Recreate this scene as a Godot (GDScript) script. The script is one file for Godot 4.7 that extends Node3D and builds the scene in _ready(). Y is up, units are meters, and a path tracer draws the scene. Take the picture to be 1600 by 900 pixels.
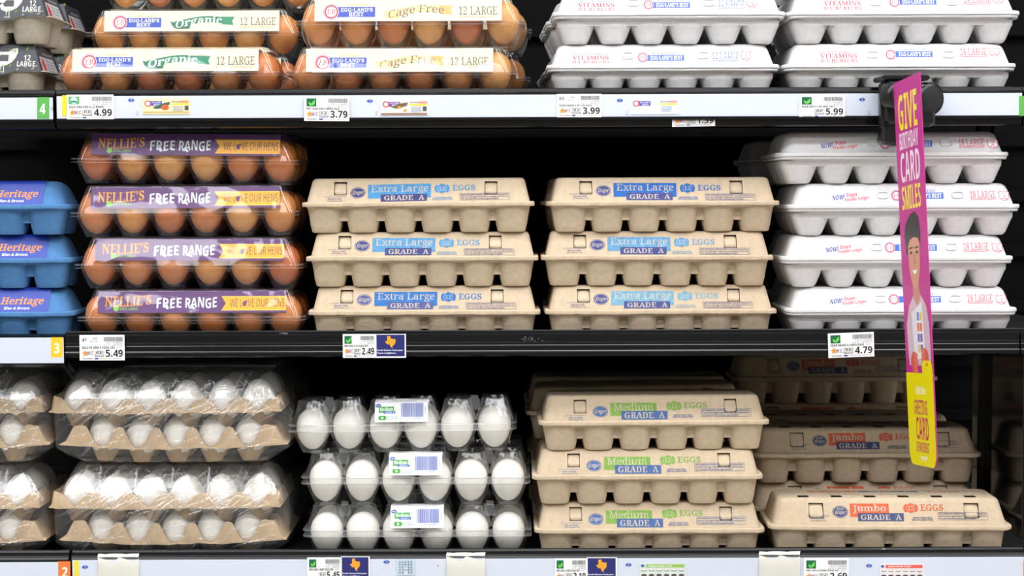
extends Node3D
# A refrigerated egg display: three shelves of egg cartons, price strips, tags and a hanging sign.

const F := 2684.0          # focal length in pixels of the 1600 x 900 frame
const DIST := 2.2          # eye to the plane of the shelf edges (z = 0)
const EYE := 1.45
const PITCH := 0.0521
const ROLL := -0.0035
const PX := 1.0 / 1220.0   # one pixel on the plane z = 0, in metres

var eye_basis := Basis(Vector3.RIGHT, -PITCH) * Basis(Vector3.BACK, ROLL)
var meshes := {}
var names := {}
var mats := {}
var fonts := {}
var glyphs := {}
var wob := FastNoiseLite.new()
var rng := RandomNumberGenerator.new()
var YT: float
var YM: float
var YB: float


func P(px: float, py: float, z: float) -> Vector3:
	var d := eye_basis * Vector3((px - 800.0) / F, (450.0 - py) / F, -1.0)
	return Vector3(0, EYE, DIST) + d * ((z - DIST) / d.z)


# ---------------------------------------------------------------- mesh builder
class MB:
	var v := PackedVector3Array()
	var idx := PackedInt32Array()
	var col := PackedColorArray()
	var tint := Color.WHITE

	func vert(p: Vector3) -> int:
		v.append(p)
		col.append(tint)
		return v.size() - 1

	func tri(a: int, b: int, c: int) -> void:
		idx.append(a)
		idx.append(b)
		idx.append(c)

	# rows of points, bottom to top; loops run from +x towards +z
	func grid(rows: Array, closed := true, skip = null) -> void:
		var first := v.size()
		var n: int = rows[0].size()
		for r in rows:
			for p in r:
				vert(p)
		for j in rows.size() - 1:
			for i in (n if closed else n - 1):
				var k := (i + 1) % n
				if skip != null and skip.call(j, rows[j][i], rows[j][k]):
					continue
				var a := first + j * n + i
				var b := first + j * n + k
				tri(a, b, b + n)
				tri(a, b + n, a + n)

	# closes a ring: up = true for a lid, false for a foot
	func cap(ring: PackedVector3Array, up := true, at := Vector3.INF) -> void:
		var first := v.size()
		var c := Vector3.ZERO
		for p in ring:
			vert(p)
			c += p / ring.size()
		var m := vert(c if at == Vector3.INF else at)
		for i in ring.size():
			var k := (i + 1) % ring.size()
			if up:
				tri(first + i, first + k, m)
			else:
				tri(first + k, first + i, m)

	func quad(a: Vector3, b: Vector3, c: Vector3, d: Vector3) -> void:
		var k := v.size()
		for p in [a, b, c, d]:
			vert(p)
		tri(k, k + 1, k + 2)
		tri(k, k + 2, k + 3)

	# box with chamfered edges
	func box(c: Vector3, s: Vector3, ch := 0.0, turn := Basis()) -> void:
		var h := s / 2
		var rows := []
		for e in [[-h.y, ch], [-h.y + ch, 0.0], [h.y - ch, 0.0], [h.y, ch]]:
			var x: float = h.x - e[1]
			var z: float = h.z - e[1]
			var y: float = e[0]
			var q := minf(ch, 0.4 * minf(x, z))
			var ring := PackedVector3Array()
			for p in [Vector2(x, z - q), Vector2(x - q, z), Vector2(-x + q, z), Vector2(-x, z - q), Vector2(-x, -z + q), Vector2(-x + q, -z), Vector2(x - q, -z), Vector2(x, -z + q)]:
				ring.append(c + turn * Vector3(p.x, y, p.y))
			rows.append(ring)
		for j in 3:
			for i in 8:
				var k := (i + 1) % 8
				quad(rows[j][i], rows[j][k], rows[j + 1][k], rows[j + 1][i])
		cap(rows[3], true)
		cap(rows[0], false)

	# profile of (z, y) points swept along x, hard edges; the profile runs from the back over the top to the front and under
	func sweep(profile: Array, x0: float, x1: float, ends := true) -> void:
		var n := profile.size()
		for i in n:
			var p: Vector2 = profile[i]
			var q: Vector2 = profile[(i + 1) % n]
			quad(Vector3(x0, p.y, p.x), Vector3(x1, p.y, p.x), Vector3(x1, q.y, q.x), Vector3(x0, q.y, q.x))
		if ends:
			var pts := PackedVector2Array(profile)
			var t := Geometry2D.triangulate_polygon(pts)
			for k in range(0, t.size(), 3):
				for x in [x0, x1]:
					var f := v.size()
					for m in 3:
						vert(Vector3(x, pts[t[k + m]].y, pts[t[k + m]].x))
					tri(f, f + 1, f + 2)

	# turned profile of (radius, height) about an axis through c
	func lathe(profile: Array, n: int, c := Vector3.ZERO, turn := Basis()) -> void:
		var rows := []
		for p in profile:
			var ring := PackedVector3Array()
			for i in n:
				var t := TAU * i / n
				ring.append(c + turn * Vector3(p.x * cos(t), p.y, p.x * sin(t)))
			rows.append(ring)
		grid(rows)

	func commit() -> ArrayMesh:
		var nor := PackedVector3Array()
		nor.resize(v.size())
		for k in range(0, idx.size(), 3):
			var a := v[idx[k]]
			var n := (v[idx[k + 2]] - a).cross(v[idx[k + 1]] - a)
			for m in 3:
				nor[idx[k + m]] += n
		for k in nor.size():
			nor[k] = nor[k].normalized() if nor[k].length() > 1e-14 else Vector3.UP
		var arr := []
		arr.resize(Mesh.ARRAY_MAX)
		arr[Mesh.ARRAY_VERTEX] = v
		arr[Mesh.ARRAY_NORMAL] = nor
		arr[Mesh.ARRAY_INDEX] = idx
		arr[Mesh.ARRAY_COLOR] = col
		var m := ArrayMesh.new()
		m.add_surface_from_arrays(Mesh.PRIMITIVE_TRIANGLES, arr)
		return m


# ---------------------------------------------------------------- flat print: shapes and letters in pixels, y down
class Art:
	var host
	var ox := 0.0
	var oy := 0.0
	var sc := 1.0
	var pts := PackedVector2Array()     # triangles, in metres, y up
	var cols := PackedColorArray()
	var lay := PackedFloat32Array()
	var layer := 0
	var rot := 0.0
	var pivot := Vector2.ZERO
	var warp = null

	func _init(h, x: float, y: float, pixels_per_metre: float) -> void:
		host = h
		ox = x
		oy = y
		sc = pixels_per_metre

	func put(a: Vector2, b: Vector2, c: Vector2, color: Color) -> void:
		var t := [a, b, c]
		for k in 3:
			var p: Vector2 = t[k]
			if warp != null:
				p = warp.call(p)
			if rot != 0.0:
				p = pivot + (p - pivot).rotated(rot)
			t[k] = Vector2((p.x - ox) / sc, (oy - p.y) / sc)
		var area: float = (t[1] - t[0]).cross(t[2] - t[0])
		var order := [0, 1, 2] if area < 0 else [0, 2, 1]
		for k in order:
			pts.append(t[k])
			cols.append(color)
			lay.append(layer)

	func poly(p: Array, color: Color) -> void:
		var q := PackedVector2Array(p)
		var t := Geometry2D.triangulate_polygon(q)
		for k in range(0, t.size(), 3):
			put(q[t[k]], q[t[k + 1]], q[t[k + 2]], color)
		layer += 1

	func rect(x0: float, y0: float, x1: float, y1: float, color: Color) -> void:
		var n := maxi(1, int((x1 - x0) / 40.0)) if warp != null else 1
		for i in n:
			var a := lerpf(x0, x1, float(i) / n)
			var b := lerpf(x0, x1, float(i + 1) / n)
			put(Vector2(a, y0), Vector2(b, y0), Vector2(b, y1), color)
			put(Vector2(a, y0), Vector2(b, y1), Vector2(a, y1), color)
		layer += 1

	func oval(cx: float, cy: float, rx: float, ry: float, color: Color, n := 28) -> void:
		for i in n:
			var a := TAU * i / n
			var b := TAU * (i + 1) / n
			put(Vector2(cx, cy), Vector2(cx + rx * cos(a), cy + ry * sin(a)), Vector2(cx + rx * cos(b), cy + ry * sin(b)), color)
		layer += 1

	func frame(x0: float, y0: float, x1: float, y1: float, w: float, color: Color) -> void:
		rect(x0, y0, x1, y0 + w, color)
		rect(x0, y1 - w, x1, y1, color)
		rect(x0, y0, x0 + w, y1, color)
		rect(x1 - w, y0, x1, y1, color)

	func line(a: Vector2, b: Vector2, w: float, color: Color) -> void:
		var s := (b - a).normalized().orthogonal() * w / 2
		put(a + s, b + s, b - s, color)
		put(a + s, b - s, a - s, color)
		layer += 1

	# letters that fill the box x0..x1, y0..y1
	func text(said: String, font: String, x0: float, y0: float, x1: float, y1: float, color: Color, lean := 0.0, bend = null) -> void:
		var t: PackedVector2Array = host.letters(said, font)
		for k in range(0, t.size(), 3):
			var q := []
			for m in 3:
				var u := t[k + m]
				var p := Vector2(lerpf(x0, x1, u.x) + lean * (u.y - 0.5) * (y1 - y0), lerpf(y1, y0, u.y))
				if bend != null:
					p = bend.call(p)
				q.append(p)
			put(q[0], q[1], q[2], color)
		layer += 1

	func barcode(x0: float, y0: float, x1: float, y1: float, color: Color, seed_: int) -> void:
		var r := RandomNumberGenerator.new()
		r.seed = seed_
		var x := x0
		while x < x1 - 0.6:
			var w := minf(r.randf_range(0.012, 0.03) * (x1 - x0), x1 - x)
			rect(x, y0, x + w, y1, color)
			layer -= 1
			x += w + r.randf_range(0.012, 0.024) * (x1 - x0)
		layer += 1

	# at: (x, y) in metres -> point on the surface; up: its normal
	func build(at: Callable, up: Vector3) -> ArrayMesh:
		var v := PackedVector3Array()
		var nor := PackedVector3Array()
		for k in pts.size():
			v.append(at.call(pts[k]) + up * (0.00012 + 0.000012 * lay[k]))
			nor.append(up)
		var arr := []
		arr.resize(Mesh.ARRAY_MAX)
		arr[Mesh.ARRAY_VERTEX] = v
		arr[Mesh.ARRAY_NORMAL] = nor
		arr[Mesh.ARRAY_COLOR] = cols
		var m := ArrayMesh.new()
		m.add_surface_from_arrays(Mesh.PRIMITIVE_TRIANGLES, arr)
		return m


func letters(said: String, font: String) -> PackedVector2Array:
	var key := font + "|" + said
	if glyphs.has(key):
		return glyphs[key]
	if fonts.is_empty():
		for f in [["sans", "Droid Sans", 400], ["sansb", "Droid Sans", 700], ["serif", "Droid Serif", 400], ["serifb", "Droid Serif", 700], ["mono", "Droid Sans Mono", 400]]:
			var s := SystemFont.new()
			s.font_names = PackedStringArray([f[1]])
			s.font_weight = f[2]
			fonts[f[0]] = s
	var t := TextMesh.new()
	t.font = fonts[font]
	t.text = said
	t.font_size = 40
	t.pixel_size = 1.0
	t.depth = 0.0
	t.curve_step = 3.0 if said.length() < 26 else 8.0
	var a := t.get_mesh_arrays()
	var p: PackedVector3Array = a[Mesh.ARRAY_VERTEX]
	var idx: PackedInt32Array = a[Mesh.ARRAY_INDEX] if a[Mesh.ARRAY_INDEX] != null else PackedInt32Array(range(p.size()))
	var lo := Vector2(1e9, 1e9)
	var hi := -lo
	for q in p:
		lo = lo.min(Vector2(q.x, q.y))
		hi = hi.max(Vector2(q.x, q.y))
	var out := PackedVector2Array()
	for k in idx:
		out.append((Vector2(p[k].x, p[k].y) - lo) / (hi - lo))
	glyphs[key] = out
	return out


static func C(r: int, g: int, b: int) -> Color:
	return Color8(r, g, b).srgb_to_linear()


# ---------------------------------------------------------------- nodes
func numbered(called: String) -> String:
	var n: int = names.get(called, 0)
	names[called] = n + 1
	return called if n == 0 else "%s_%03d" % [called, n]


func tag(o: Node3D, label: String, category: String, group := "", kind := "") -> Node3D:
	if label:
		o.set_meta("label", label)
	if category:
		o.set_meta("category", category)
	if group:
		o.set_meta("group", group)
	if kind:
		o.set_meta("kind", kind)
	return o


func thing(called: String, label: String, category: String, group := "") -> Node3D:
	var o := Node3D.new()
	o.name = numbered(called)
	add_child(o)
	return tag(o, label, category, group)


func part(parent: Node3D, called: String, mesh: Mesh, mat: Material, label := "") -> MeshInstance3D:
	var o := MeshInstance3D.new()
	o.name = called
	o.mesh = mesh
	o.material_override = mat
	parent.add_child(o, true)
	if label:
		o.set_meta("label", label)
	return o


func whole(called: String, mesh: Mesh, mat: Material, label: String, category: String, group := "") -> MeshInstance3D:
	var o := MeshInstance3D.new()
	o.name = numbered(called)
	o.mesh = mesh
	o.material_override = mat
	add_child(o)
	tag(o, label, category, group)
	return o


func structure(called: String, mesh: Mesh, mat: Material) -> MeshInstance3D:
	var o := MeshInstance3D.new()
	o.name = called
	o.mesh = mesh
	o.material_override = mat
	o.set_meta("kind", "structure")
	add_child(o)
	return o


# ---------------------------------------------------------------- materials
func noise_tex(freq: float, lo: float, hi: float, size := 256, seed_ := 1, octaves := 3, kind := FastNoiseLite.TYPE_SIMPLEX_SMOOTH) -> ImageTexture:
	var n := FastNoiseLite.new()
	n.seed = seed_
	n.noise_type = kind
	n.frequency = freq
	n.fractal_octaves = octaves
	var src := n.get_seamless_image(size, size)
	src.convert(Image.FORMAT_L8)
	var im := Image.create_empty(size, size, false, Image.FORMAT_RGB8)
	for y in size:
		for x in size:
			var g := lerpf(lo, hi, src.get_pixel(x, y).r)
			im.set_pixel(x, y, Color(g, g, g))
	return ImageTexture.create_from_image(im)


func speck_tex(seed_: int, lo: float, dark_share: float) -> ImageTexture:
	var r := RandomNumberGenerator.new()
	r.seed = seed_
	var n := FastNoiseLite.new()
	n.seed = seed_
	n.frequency = 0.03
	n.fractal_octaves = 4
	var src := n.get_seamless_image(256, 256)
	src.convert(Image.FORMAT_L8)
	var im := Image.create_empty(256, 256, false, Image.FORMAT_RGB8)
	for y in 256:
		for x in 256:
			var g := lerpf(lo, 1.0, src.get_pixel(x, y).r) * r.randf_range(0.94, 1.0)
			if r.randf() < dark_share:
				g *= r.randf_range(0.72, 0.9)
			im.set_pixel(x, y, Color(g, g * 0.995, g * 0.985))
	return ImageTexture.create_from_image(im)


func mat(key: String, color: Color, rough := 0.7) -> StandardMaterial3D:
	if not mats.has(key):
		var m := StandardMaterial3D.new()
		m.resource_name = key
		m.albedo_color = color
		m.roughness = rough
		mats[key] = m
	return mats[key]


func pane(key: String, alpha: float, rough: float, color := Color(0.95, 0.97, 0.98)) -> StandardMaterial3D:
	var m := mat(key, Color(color, alpha), rough)
	m.transparency = BaseMaterial3D.TRANSPARENCY_ALPHA
	return m


func relief(m: StandardMaterial3D, t: Texture2D, cm: float, per_metre: Vector3) -> void:
	m.heightmap_enabled = true
	m.heightmap_texture = t
	m.heightmap_scale = cm
	m.uv1_triplanar = true
	m.uv1_scale = per_metre


func make_materials() -> void:
	var speck := speck_tex(3, 0.92, 0.03)
	var soft := speck_tex(9, 0.95, 0.0)
	var grain := noise_tex(0.06, 0.0, 1.0, 256, 5, 4)
	var fine := noise_tex(0.16, 0.0, 1.0, 256, 8, 2)
	for k in [["kraft", Color8(210, 191, 164)], ["pulp_grey", Color8(176, 168, 152)], ["pulp_blue", Color8(80, 134, 190)], ["pulp_flat", Color8(188, 163, 130)]]:
		var m := mat(k[0], k[1], 0.92)
		m.albedo_texture = speck
		relief(m, grain, 0.035, Vector3(11, 11, 11))
	var foam := mat("foam", Color8(240, 241, 243), 0.45)
	foam.albedo_texture = soft
	foam.backlight_enabled = true
	foam.backlight = Color(0.45, 0.45, 0.45)
	relief(foam, fine, 0.006, Vector3(14, 14, 14))
	var ink := mat("ink", Color.WHITE, 0.75)
	ink.vertex_color_use_as_albedo = true
	ink.albedo_texture = speck_tex(21, 0.80, 0.02)
	ink.uv1_triplanar = true
	ink.uv1_scale = Vector3(13, 13, 13)
	var gloss := mat("gloss_print", Color.WHITE, 0.4)
	gloss.vertex_color_use_as_albedo = true
	mat("paper", Color8(238, 240, 242), 0.55)
	mat("strip_paper", Color8(206, 213, 226), 0.5)
	mat("tag_paper", Color8(240, 241, 240), 0.6)
	pane("clear_plastic", 0.018, 0.035)
	relief(mats["clear_plastic"], noise_tex(0.013, 0.0, 1.0, 256, 14, 2), 0.065, Vector3(5, 6, 5))
	pane("clear_rim", 0.06, 0.06)
	var shell := mat("egg_brown", Color.WHITE, 0.42)
	shell.albedo_texture = speck_tex(31, 0.9, 0.012)
	shell.uv1_triplanar = true
	shell.uv1_scale = Vector3(9, 9, 9)
	for k in 6:
		var e: StandardMaterial3D = shell.duplicate()
		e.albedo_color = [Color8(216, 140, 70), Color8(204, 118, 52), Color8(228, 162, 90), Color8(196, 108, 56), Color8(222, 150, 76), Color8(210, 130, 68)][k]
		mats["egg_brown_%d" % k] = e
	var white := mat("egg_white", Color8(238, 236, 230), 0.4)
	white.albedo_texture = soft
	white.uv1_triplanar = true
	white.uv1_scale = Vector3(9, 9, 9)
	mat("black_plastic", Color8(13, 14, 16), 0.2)
	mat("black_matte", Color8(16, 16, 17), 0.75)
	mat("case_black", Color8(9, 9, 10), 0.7).metallic_specular = 0.2
	mat("clamp_black", Color8(20, 20, 22), 0.3)
	mat("tape", Color8(208, 206, 196), 0.7)
	mat("channel", Color8(120, 130, 140), 0.25)
	# crumpled wrapping film: creases drawn as slanting ridges
	var im := Image.create_empty(512, 512, false, Image.FORMAT_L8)
	im.fill(Color(0.3, 0.3, 0.3))
	var r := RandomNumberGenerator.new()
	r.seed = 77
	var h := PackedFloat32Array()
	h.resize(512 * 512)
	for s in 420:
		var p := Vector2(r.randf() * 512, r.randf() * 512)
		var dir := Vector2.from_angle(-0.62 + r.randfn(0.0, 0.3))
		var length := r.randf_range(25, 120)
		var w := r.randf_range(1.4, 4.0)
		var lift := r.randf_range(0.2, 0.7)
		var t := 0.0
		while t < length:
			var q := p + dir * t
			dir = dir.rotated(r.randfn(0.0, 0.03))
			var amp := lift * sin(PI * t / length)
			for e in range(-6, 7):
				var o := q + dir.orthogonal() * e
				var at := posmod(int(o.y), 512) * 512 + posmod(int(o.x), 512)
				h[at] = maxf(h[at], amp * exp(-e * e / (w * w)))
			t += 0.6
	for y in 512:
		for x in 512:
			var g := h[y * 512 + x]
			im.set_pixel(x, y, Color(g, g, g))
	var film := pane("film", 0.03, 0.08)
	relief(film, ImageTexture.create_from_image(im), 0.20, Vector3(3.2, 3.2, 3.2))


# ---------------------------------------------------------------- carton shapes (origin: middle of the base)
# a rounded rectangle round the y axis; xs: places on the long sides that every ring has
func ring(hx: float, hz: float, r: float, y: float, xs: Array, nc := 4, nz := 3, wave := 0.0, seed_ := 0.0) -> PackedVector3Array:
	var out := PackedVector3Array()
	for side in 4:
		var sx := [1, -1, -1, 1]
		var sz := [1, 1, -1, -1]
		var cx: float = sx[side] * (hx - r)
		var cz: float = sz[side] * (hz - r)
		for k in nc + 1:
			var a := PI / 2 * (side + float(k) / nc)
			out.append(Vector3(cx + r * cos(a), y, cz + r * sin(a)))
		if side == 0:
			for k in xs.size():
				out.append(Vector3(clampf(xs[xs.size() - 1 - k], -hx + r, hx - r), y, hz))
		elif side == 2:
			for x in xs:
				out.append(Vector3(clampf(x, -hx + r, hx - r), y, -hz))
		else:
			for k in range(1, nz):
				var t := float(k) / nz
				out.append(Vector3(sx[side] * hx, y, lerpf(cz, -cz, t)))
	if wave > 0.0:
		for k in out.size():
			var p := out[k]
			out[k] = p + Vector3(wob.get_noise_2d(p.z * 900, seed_ + 40), wob.get_noise_2d(p.x * 700 + p.z * 400, seed_), wob.get_noise_2d(p.x * 900, seed_ + 90)) * wave
	return out


func even(x0: float, x1: float, n: int) -> Array:
	var out := []
	for k in n + 1:
		out.append(lerpf(x0, x1, float(k) / n))
	return out


# o: h1, h2 heights of rim and top; bx, bz half size at the rim; tx, tz at the top; r corner; round; flange; wins [[x0, x1]]; wy [y0, y1]; wave; seed
func lid_mesh(o: Dictionary) -> ArrayMesh:
	var m := MB.new()
	var xs := even(-0.118, 0.118, 12)
	var wins: Array = o.get("wins", [])
	for w in wins:
		xs = xs.filter(func(x): return absf(x - w[0]) > 0.006 and absf(x - w[1]) > 0.006)
		xs.append_array(w)
	xs.sort()
	var wave: float = o.get("wave", 0.0)
	var sd: float = o.get("seed", 0.0)
	var fl: float = o.get("flange", 0.0)
	var r: float = o.get("r", 0.012)
	if fl > 0.0:
		var ft: float = o.get("flange_t", 0.004)
		var rows := []
		for e in [[-0.0012, -0.002], [-0.002, fl - 0.0008], [-0.0012, fl], [ft - 0.0012, fl], [ft - 0.0002, fl - 0.0009], [ft, -0.0004]]:
			rows.append(ring(o.bx + e[1], o.bz + e[1], r + e[1] * 0.5, o.h1 + e[0], xs, 4, 5, wave * (1.0 if e[1] > 0 else 0.3), sd))
		m.grid(rows)
		if o.get("second_lip", false):
			rows = []
			for e in [[-0.0055, -0.002], [-0.006, fl - 0.0020], [-0.0024, fl - 0.0012], [-0.002, -0.002]]:
				rows.append(ring(o.bx + e[1], o.bz + e[1], r + e[1] * 0.5, o.h1 + e[0], xs, 4, 5, wave, sd + 7))
			m.grid(rows)
	var rd: float = o.get("round", 0.005)
	var ys := [o.h1 + (0.0032 if fl > 0 else 0.0), o.h2 - rd]
	if wins:
		ys.insert(1, o.wy[0])
		if o.wy[1] < o.h2 - rd - 0.0005:
			ys.insert(2, o.wy[1])
	var rows2 := []
	for y in ys:
		var f: float = (y - o.h1) / (o.h2 - o.h1)
		var rr := ring(lerpf(o.bx, o.tx, f), lerpf(o.bz, o.tz, f), r, y, xs, 4, 5, wave * 0.2, sd + 3)
		if o.has("arch") and y == ys[0]:
			for k in rr.size():
				var dy: float = o.arch * smoothstep(0.085, 0.115, absf(rr[k].x))
				var g: float = dy / (o.h2 - o.h1)
				rr[k] = Vector3(rr[k].x * lerpf(1.0, o.tx / o.bx, g), rr[k].y + dy, rr[k].z * lerpf(1.0, o.tz / o.bz, g))
		rows2.append(rr)
	var steps := 4
	for k in range(1, steps + 1):
		var a := PI / 2 * k / steps
		var f: float = 1.0 - rd / (o.h2 - o.h1) * (1 - sin(a))
		var inset: float = rd * (1 - cos(a)) * 0.9
		rows2.append(ring(lerpf(o.bx, o.tx, f) - inset, lerpf(o.bz, o.tz, f) - inset, maxf(0.0008, r - inset * 0.3), o.h2 - rd * (1 - sin(a)), xs, 4, 5, wave * 0.2, sd + 3))
	var jw := 1 if wins else -9
	var zmid: float = o.tz * 0.7
	m.grid(rows2, true, func(j, a, b):
		if j != jw or a.z < zmid or b.z < zmid:
			return false
		for w in wins:
			if minf(a.x, b.x) > w[0] - 0.0004 and maxf(a.x, b.x) < w[1] + 0.0004:
				return true
		return false)
	var last: PackedVector3Array = rows2[-1]
	if o.has("vents"):
		# top with a row of openings near its front edge
		var ins := PackedVector3Array()
		var zt: float = last[6].z
		var hx: float = absf(last[0].x)
		var cells := even(-hx * 0.94, hx * 0.94, 18)
		var zs := [zt * 0.87, zt * 0.50, -zt * 0.88]
		var rws := []
		for z in zs:
			var row := PackedVector3Array()
			for x in cells:
				row.append(Vector3(x, o.h2, z))
			rws.append(row)
		m.grid(rws, false, func(j, a, b): return j == 0 and int(round((a.x / (hx * 0.94) + 1) * 9)) % 3 == 1)
		for k in cells.size():
			ins.append(Vector3(cells[k], o.h2, zs[0]))
		# skirt between the rounded edge and the pierced strip
		var loop := ring(hx * 0.94, zt * 0.88, 0.002, o.h2, even(-hx * 0.9, hx * 0.9, xs.size() - 1), 4, 5)
		m.grid([last, loop])
	else:
		m.cap(last, true, Vector3(0, o.h2 + o.get("crown", 0.0), 0))
	return m.commit()


# rows: [y, half x, half z, squareness]; one cup of a tray
func cup(m: MB, cx: float, cz: float, rows: Array, n := 24, flutes := 0, depth := 0.0, foot := true) -> void:
	var loops := []
	for e in rows:
		var l := PackedVector3Array()
		for i in n:
			var a := TAU * i / n
			var c := cos(a)
			var s := sin(a)
			var k: float = 2.0 / e[3]
			var f := 1.0 + depth * (1.0 - 1.6 * absf(sin(flutes * a * 0.5))) if flutes else 1.0
			l.append(Vector3(cx + signf(c) * pow(absf(c), k) * e[1] * f, e[0], cz + signf(s) * pow(absf(s), k) * e[2] * f))
		loops.append(l)
	m.grid(loops)
	if foot:
		m.cap(loops[0], false)


func pulp_tray(h: float, hx: float, hz: float, rows_n := 2, web := 0.42, seed_ := 0.0) -> ArrayMesh:
	var m := MB.new()
	var px := hx * 2 / 6
	var pz := hz * 2 / rows_n
	for i in 6:
		for j in rows_n:
			var cx := (i - 2.5) * px * 0.985
			var cz := (j - (rows_n - 1) / 2.0) * pz * 0.985
			var s := px / 2
			var t := pz / 2
			var w := 1.0 + 0.012 * sin(i * 2.3 + j + seed_)
			cup(m, cx, cz, [[0.0, s * 0.66, t * 0.62, 4.0], [0.0012, s * 0.74 * w, t * 0.70, 4.0], [h * 0.3, s * 0.83 * w, t * 0.79, 3.6], [h * 0.6, s * 0.90, t * 0.88, 3.0], [h * 0.85, s * 0.97, t * 0.96, 2.9], [h + 0.001, s * 1.0, t * 0.99, 3.2]], 28)
	var xs := even(-hx * 0.85, hx * 0.85, 10)
	m.grid([ring(hx - 0.013, hz - 0.012, 0.006, h * web, xs), ring(hx - 0.011, hz - 0.0105, 0.006, h, xs)])
	m.grid([ring(hx - 0.022, hz - 0.020, 0.006, h * web + 0.002, xs), ring(hx - 0.013, hz - 0.012, 0.006, h * web, xs)])
	m.grid([ring(hx - 0.003, hz - 0.003, 0.012, h - 0.0045, xs), ring(hx, hz, 0.012, h + 0.001, xs)])
	return m.commit()


func foam_tray(h: float, hx: float, hz: float, rows_n: int) -> ArrayMesh:
	var m := MB.new()
	var px := hx * 2 / 6
	var pz := hz * 2 / rows_n
	for i in 6:
		for j in rows_n:
			var s := px / 2
			var t := pz / 2
			cup(m, (i - 2.5) * px * 0.99, (j - (rows_n - 1) / 2.0) * pz * 0.985, [[0.0, s * 0.48, t * 0.55, 3.0], [h * 0.03, s * 0.58, t * 0.66, 3.0], [h * 0.12, s * 0.68, t * 0.74, 3.0], [h * 0.35, s * 0.83, t * 0.83, 3.0], [h * 0.55, s * 0.95, t * 0.90, 3.2], [h * 0.63, s * 1.01, t * 0.92, 3.4], [h * 0.8, s * 1.02, t * 0.93, 3.6]], 28)
	var xs := even(-hx * 0.85, hx * 0.85, 10)
	m.grid([ring(hx - 0.0075, hz - 0.0045, 0.016, h * 0.61, xs), ring(hx - 0.0055, hz - 0.003, 0.016, h * 0.72, xs), ring(hx - 0.001, hz - 0.001, 0.016, h, xs)])
	return m.commit()


func tongue_mesh(x: float, y0: float, y1: float, o: Dictionary, wide := 0.0145) -> ArrayMesh:
	var m := MB.new()
	var rows := []
	for j in 7:
		var t := j / 6.0
		var y := lerpf(y0, y1, t)
		var zf: float = lerpf(o.bz, o.tz, (y - o.h1) / (o.h2 - o.h1))
		var row := PackedVector3Array()
		for i in 7:
			var u := 1.0 - i / 3.0
			row.append(Vector3(x + u * wide / 2 * (0.92 + 0.08 * t), y, zf - 0.0036 * t * t + 0.0017 * (1 - t) - 0.0012 * u * u * u * u - (0.0025 if j == 0 else 0.0)))
		rows.append(row)
	m.grid(rows, false)
	return m.commit()


# raised oval catch with a hollow, on a slanting face
func catch_mesh(x: float, y: float, o: Dictionary, w := 0.0165, hgt := 0.0095) -> ArrayMesh:
	var m := MB.new()
	var slope: float = (o.tz - o.bz) / (o.h2 - o.h1)
	var rows := []
	for e in [[1.0, -0.0006], [0.96, 0.0010], [0.86, 0.0018], [0.74, 0.0012], [0.66, -0.0012]]:
		var l := PackedVector3Array()
		for i in 28:
			var a := TAU * i / 28
			var dx: float = signf(cos(a)) * pow(absf(cos(a)), 0.5) * w / 2 * e[0]
			var dy: float = signf(sin(a)) * pow(absf(sin(a)), 0.6) * hgt / 2 * (e[0] if e[0] > 0.7 else e[0] * 0.9)
			l.append(Vector3(x + dx, y - dy, lerpf(o.bz, o.tz, (y - dy - o.h1) / (o.h2 - o.h1)) + e[1]))
		rows.append(l)
	# rings run round the face's own normal: flip so that the outside faces forward
	for l in rows:
		l.reverse()
	m.grid(rows)
	var inner := MB.new()
	var last: PackedVector3Array = rows[-1]
	var c := Vector3.ZERO
	for p in last:
		c += p / last.size()
	m.cap(last, true, c + Vector3(0, -hgt * 0.16, 0.0016))
	return m.commit()


func face_point(o: Dictionary) -> Callable:
	return func(p: Vector2): return Vector3(p.x, o.h1 + p.y, lerpf(o.bz, o.tz, p.y / (o.h2 - o.h1)))


func face_up(o: Dictionary) -> Vector3:
	return Vector3(0, o.bz - o.tz, o.h2 - o.h1).normalized()


func cached(key: String, make: Callable) -> Mesh:
	if not meshes.has(key):
		meshes[key] = make.call()
	return meshes[key]


# ---------------------------------------------------------------- brown pulp cartons with printed lids
const KRAFT := {"h1": 0.0355, "h2": 0.0700, "bx": 0.1450, "bz": 0.0520, "tx": 0.1372, "tz": 0.0385, "r": 0.010, "round": 0.0045, "flange": 0.0050, "wave": 0.0011, "wy": [0.0485, 0.0655]}
const JUMBO := {"h1": 0.0385, "h2": 0.0745, "bx": 0.1525, "bz": 0.0560, "tx": 0.1440, "tz": 0.0400, "r": 0.012, "round": 0.0055, "flange": 0.0055, "wave": 0.0016, "wy": [0.0505, 0.0690], "vents": true}

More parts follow.
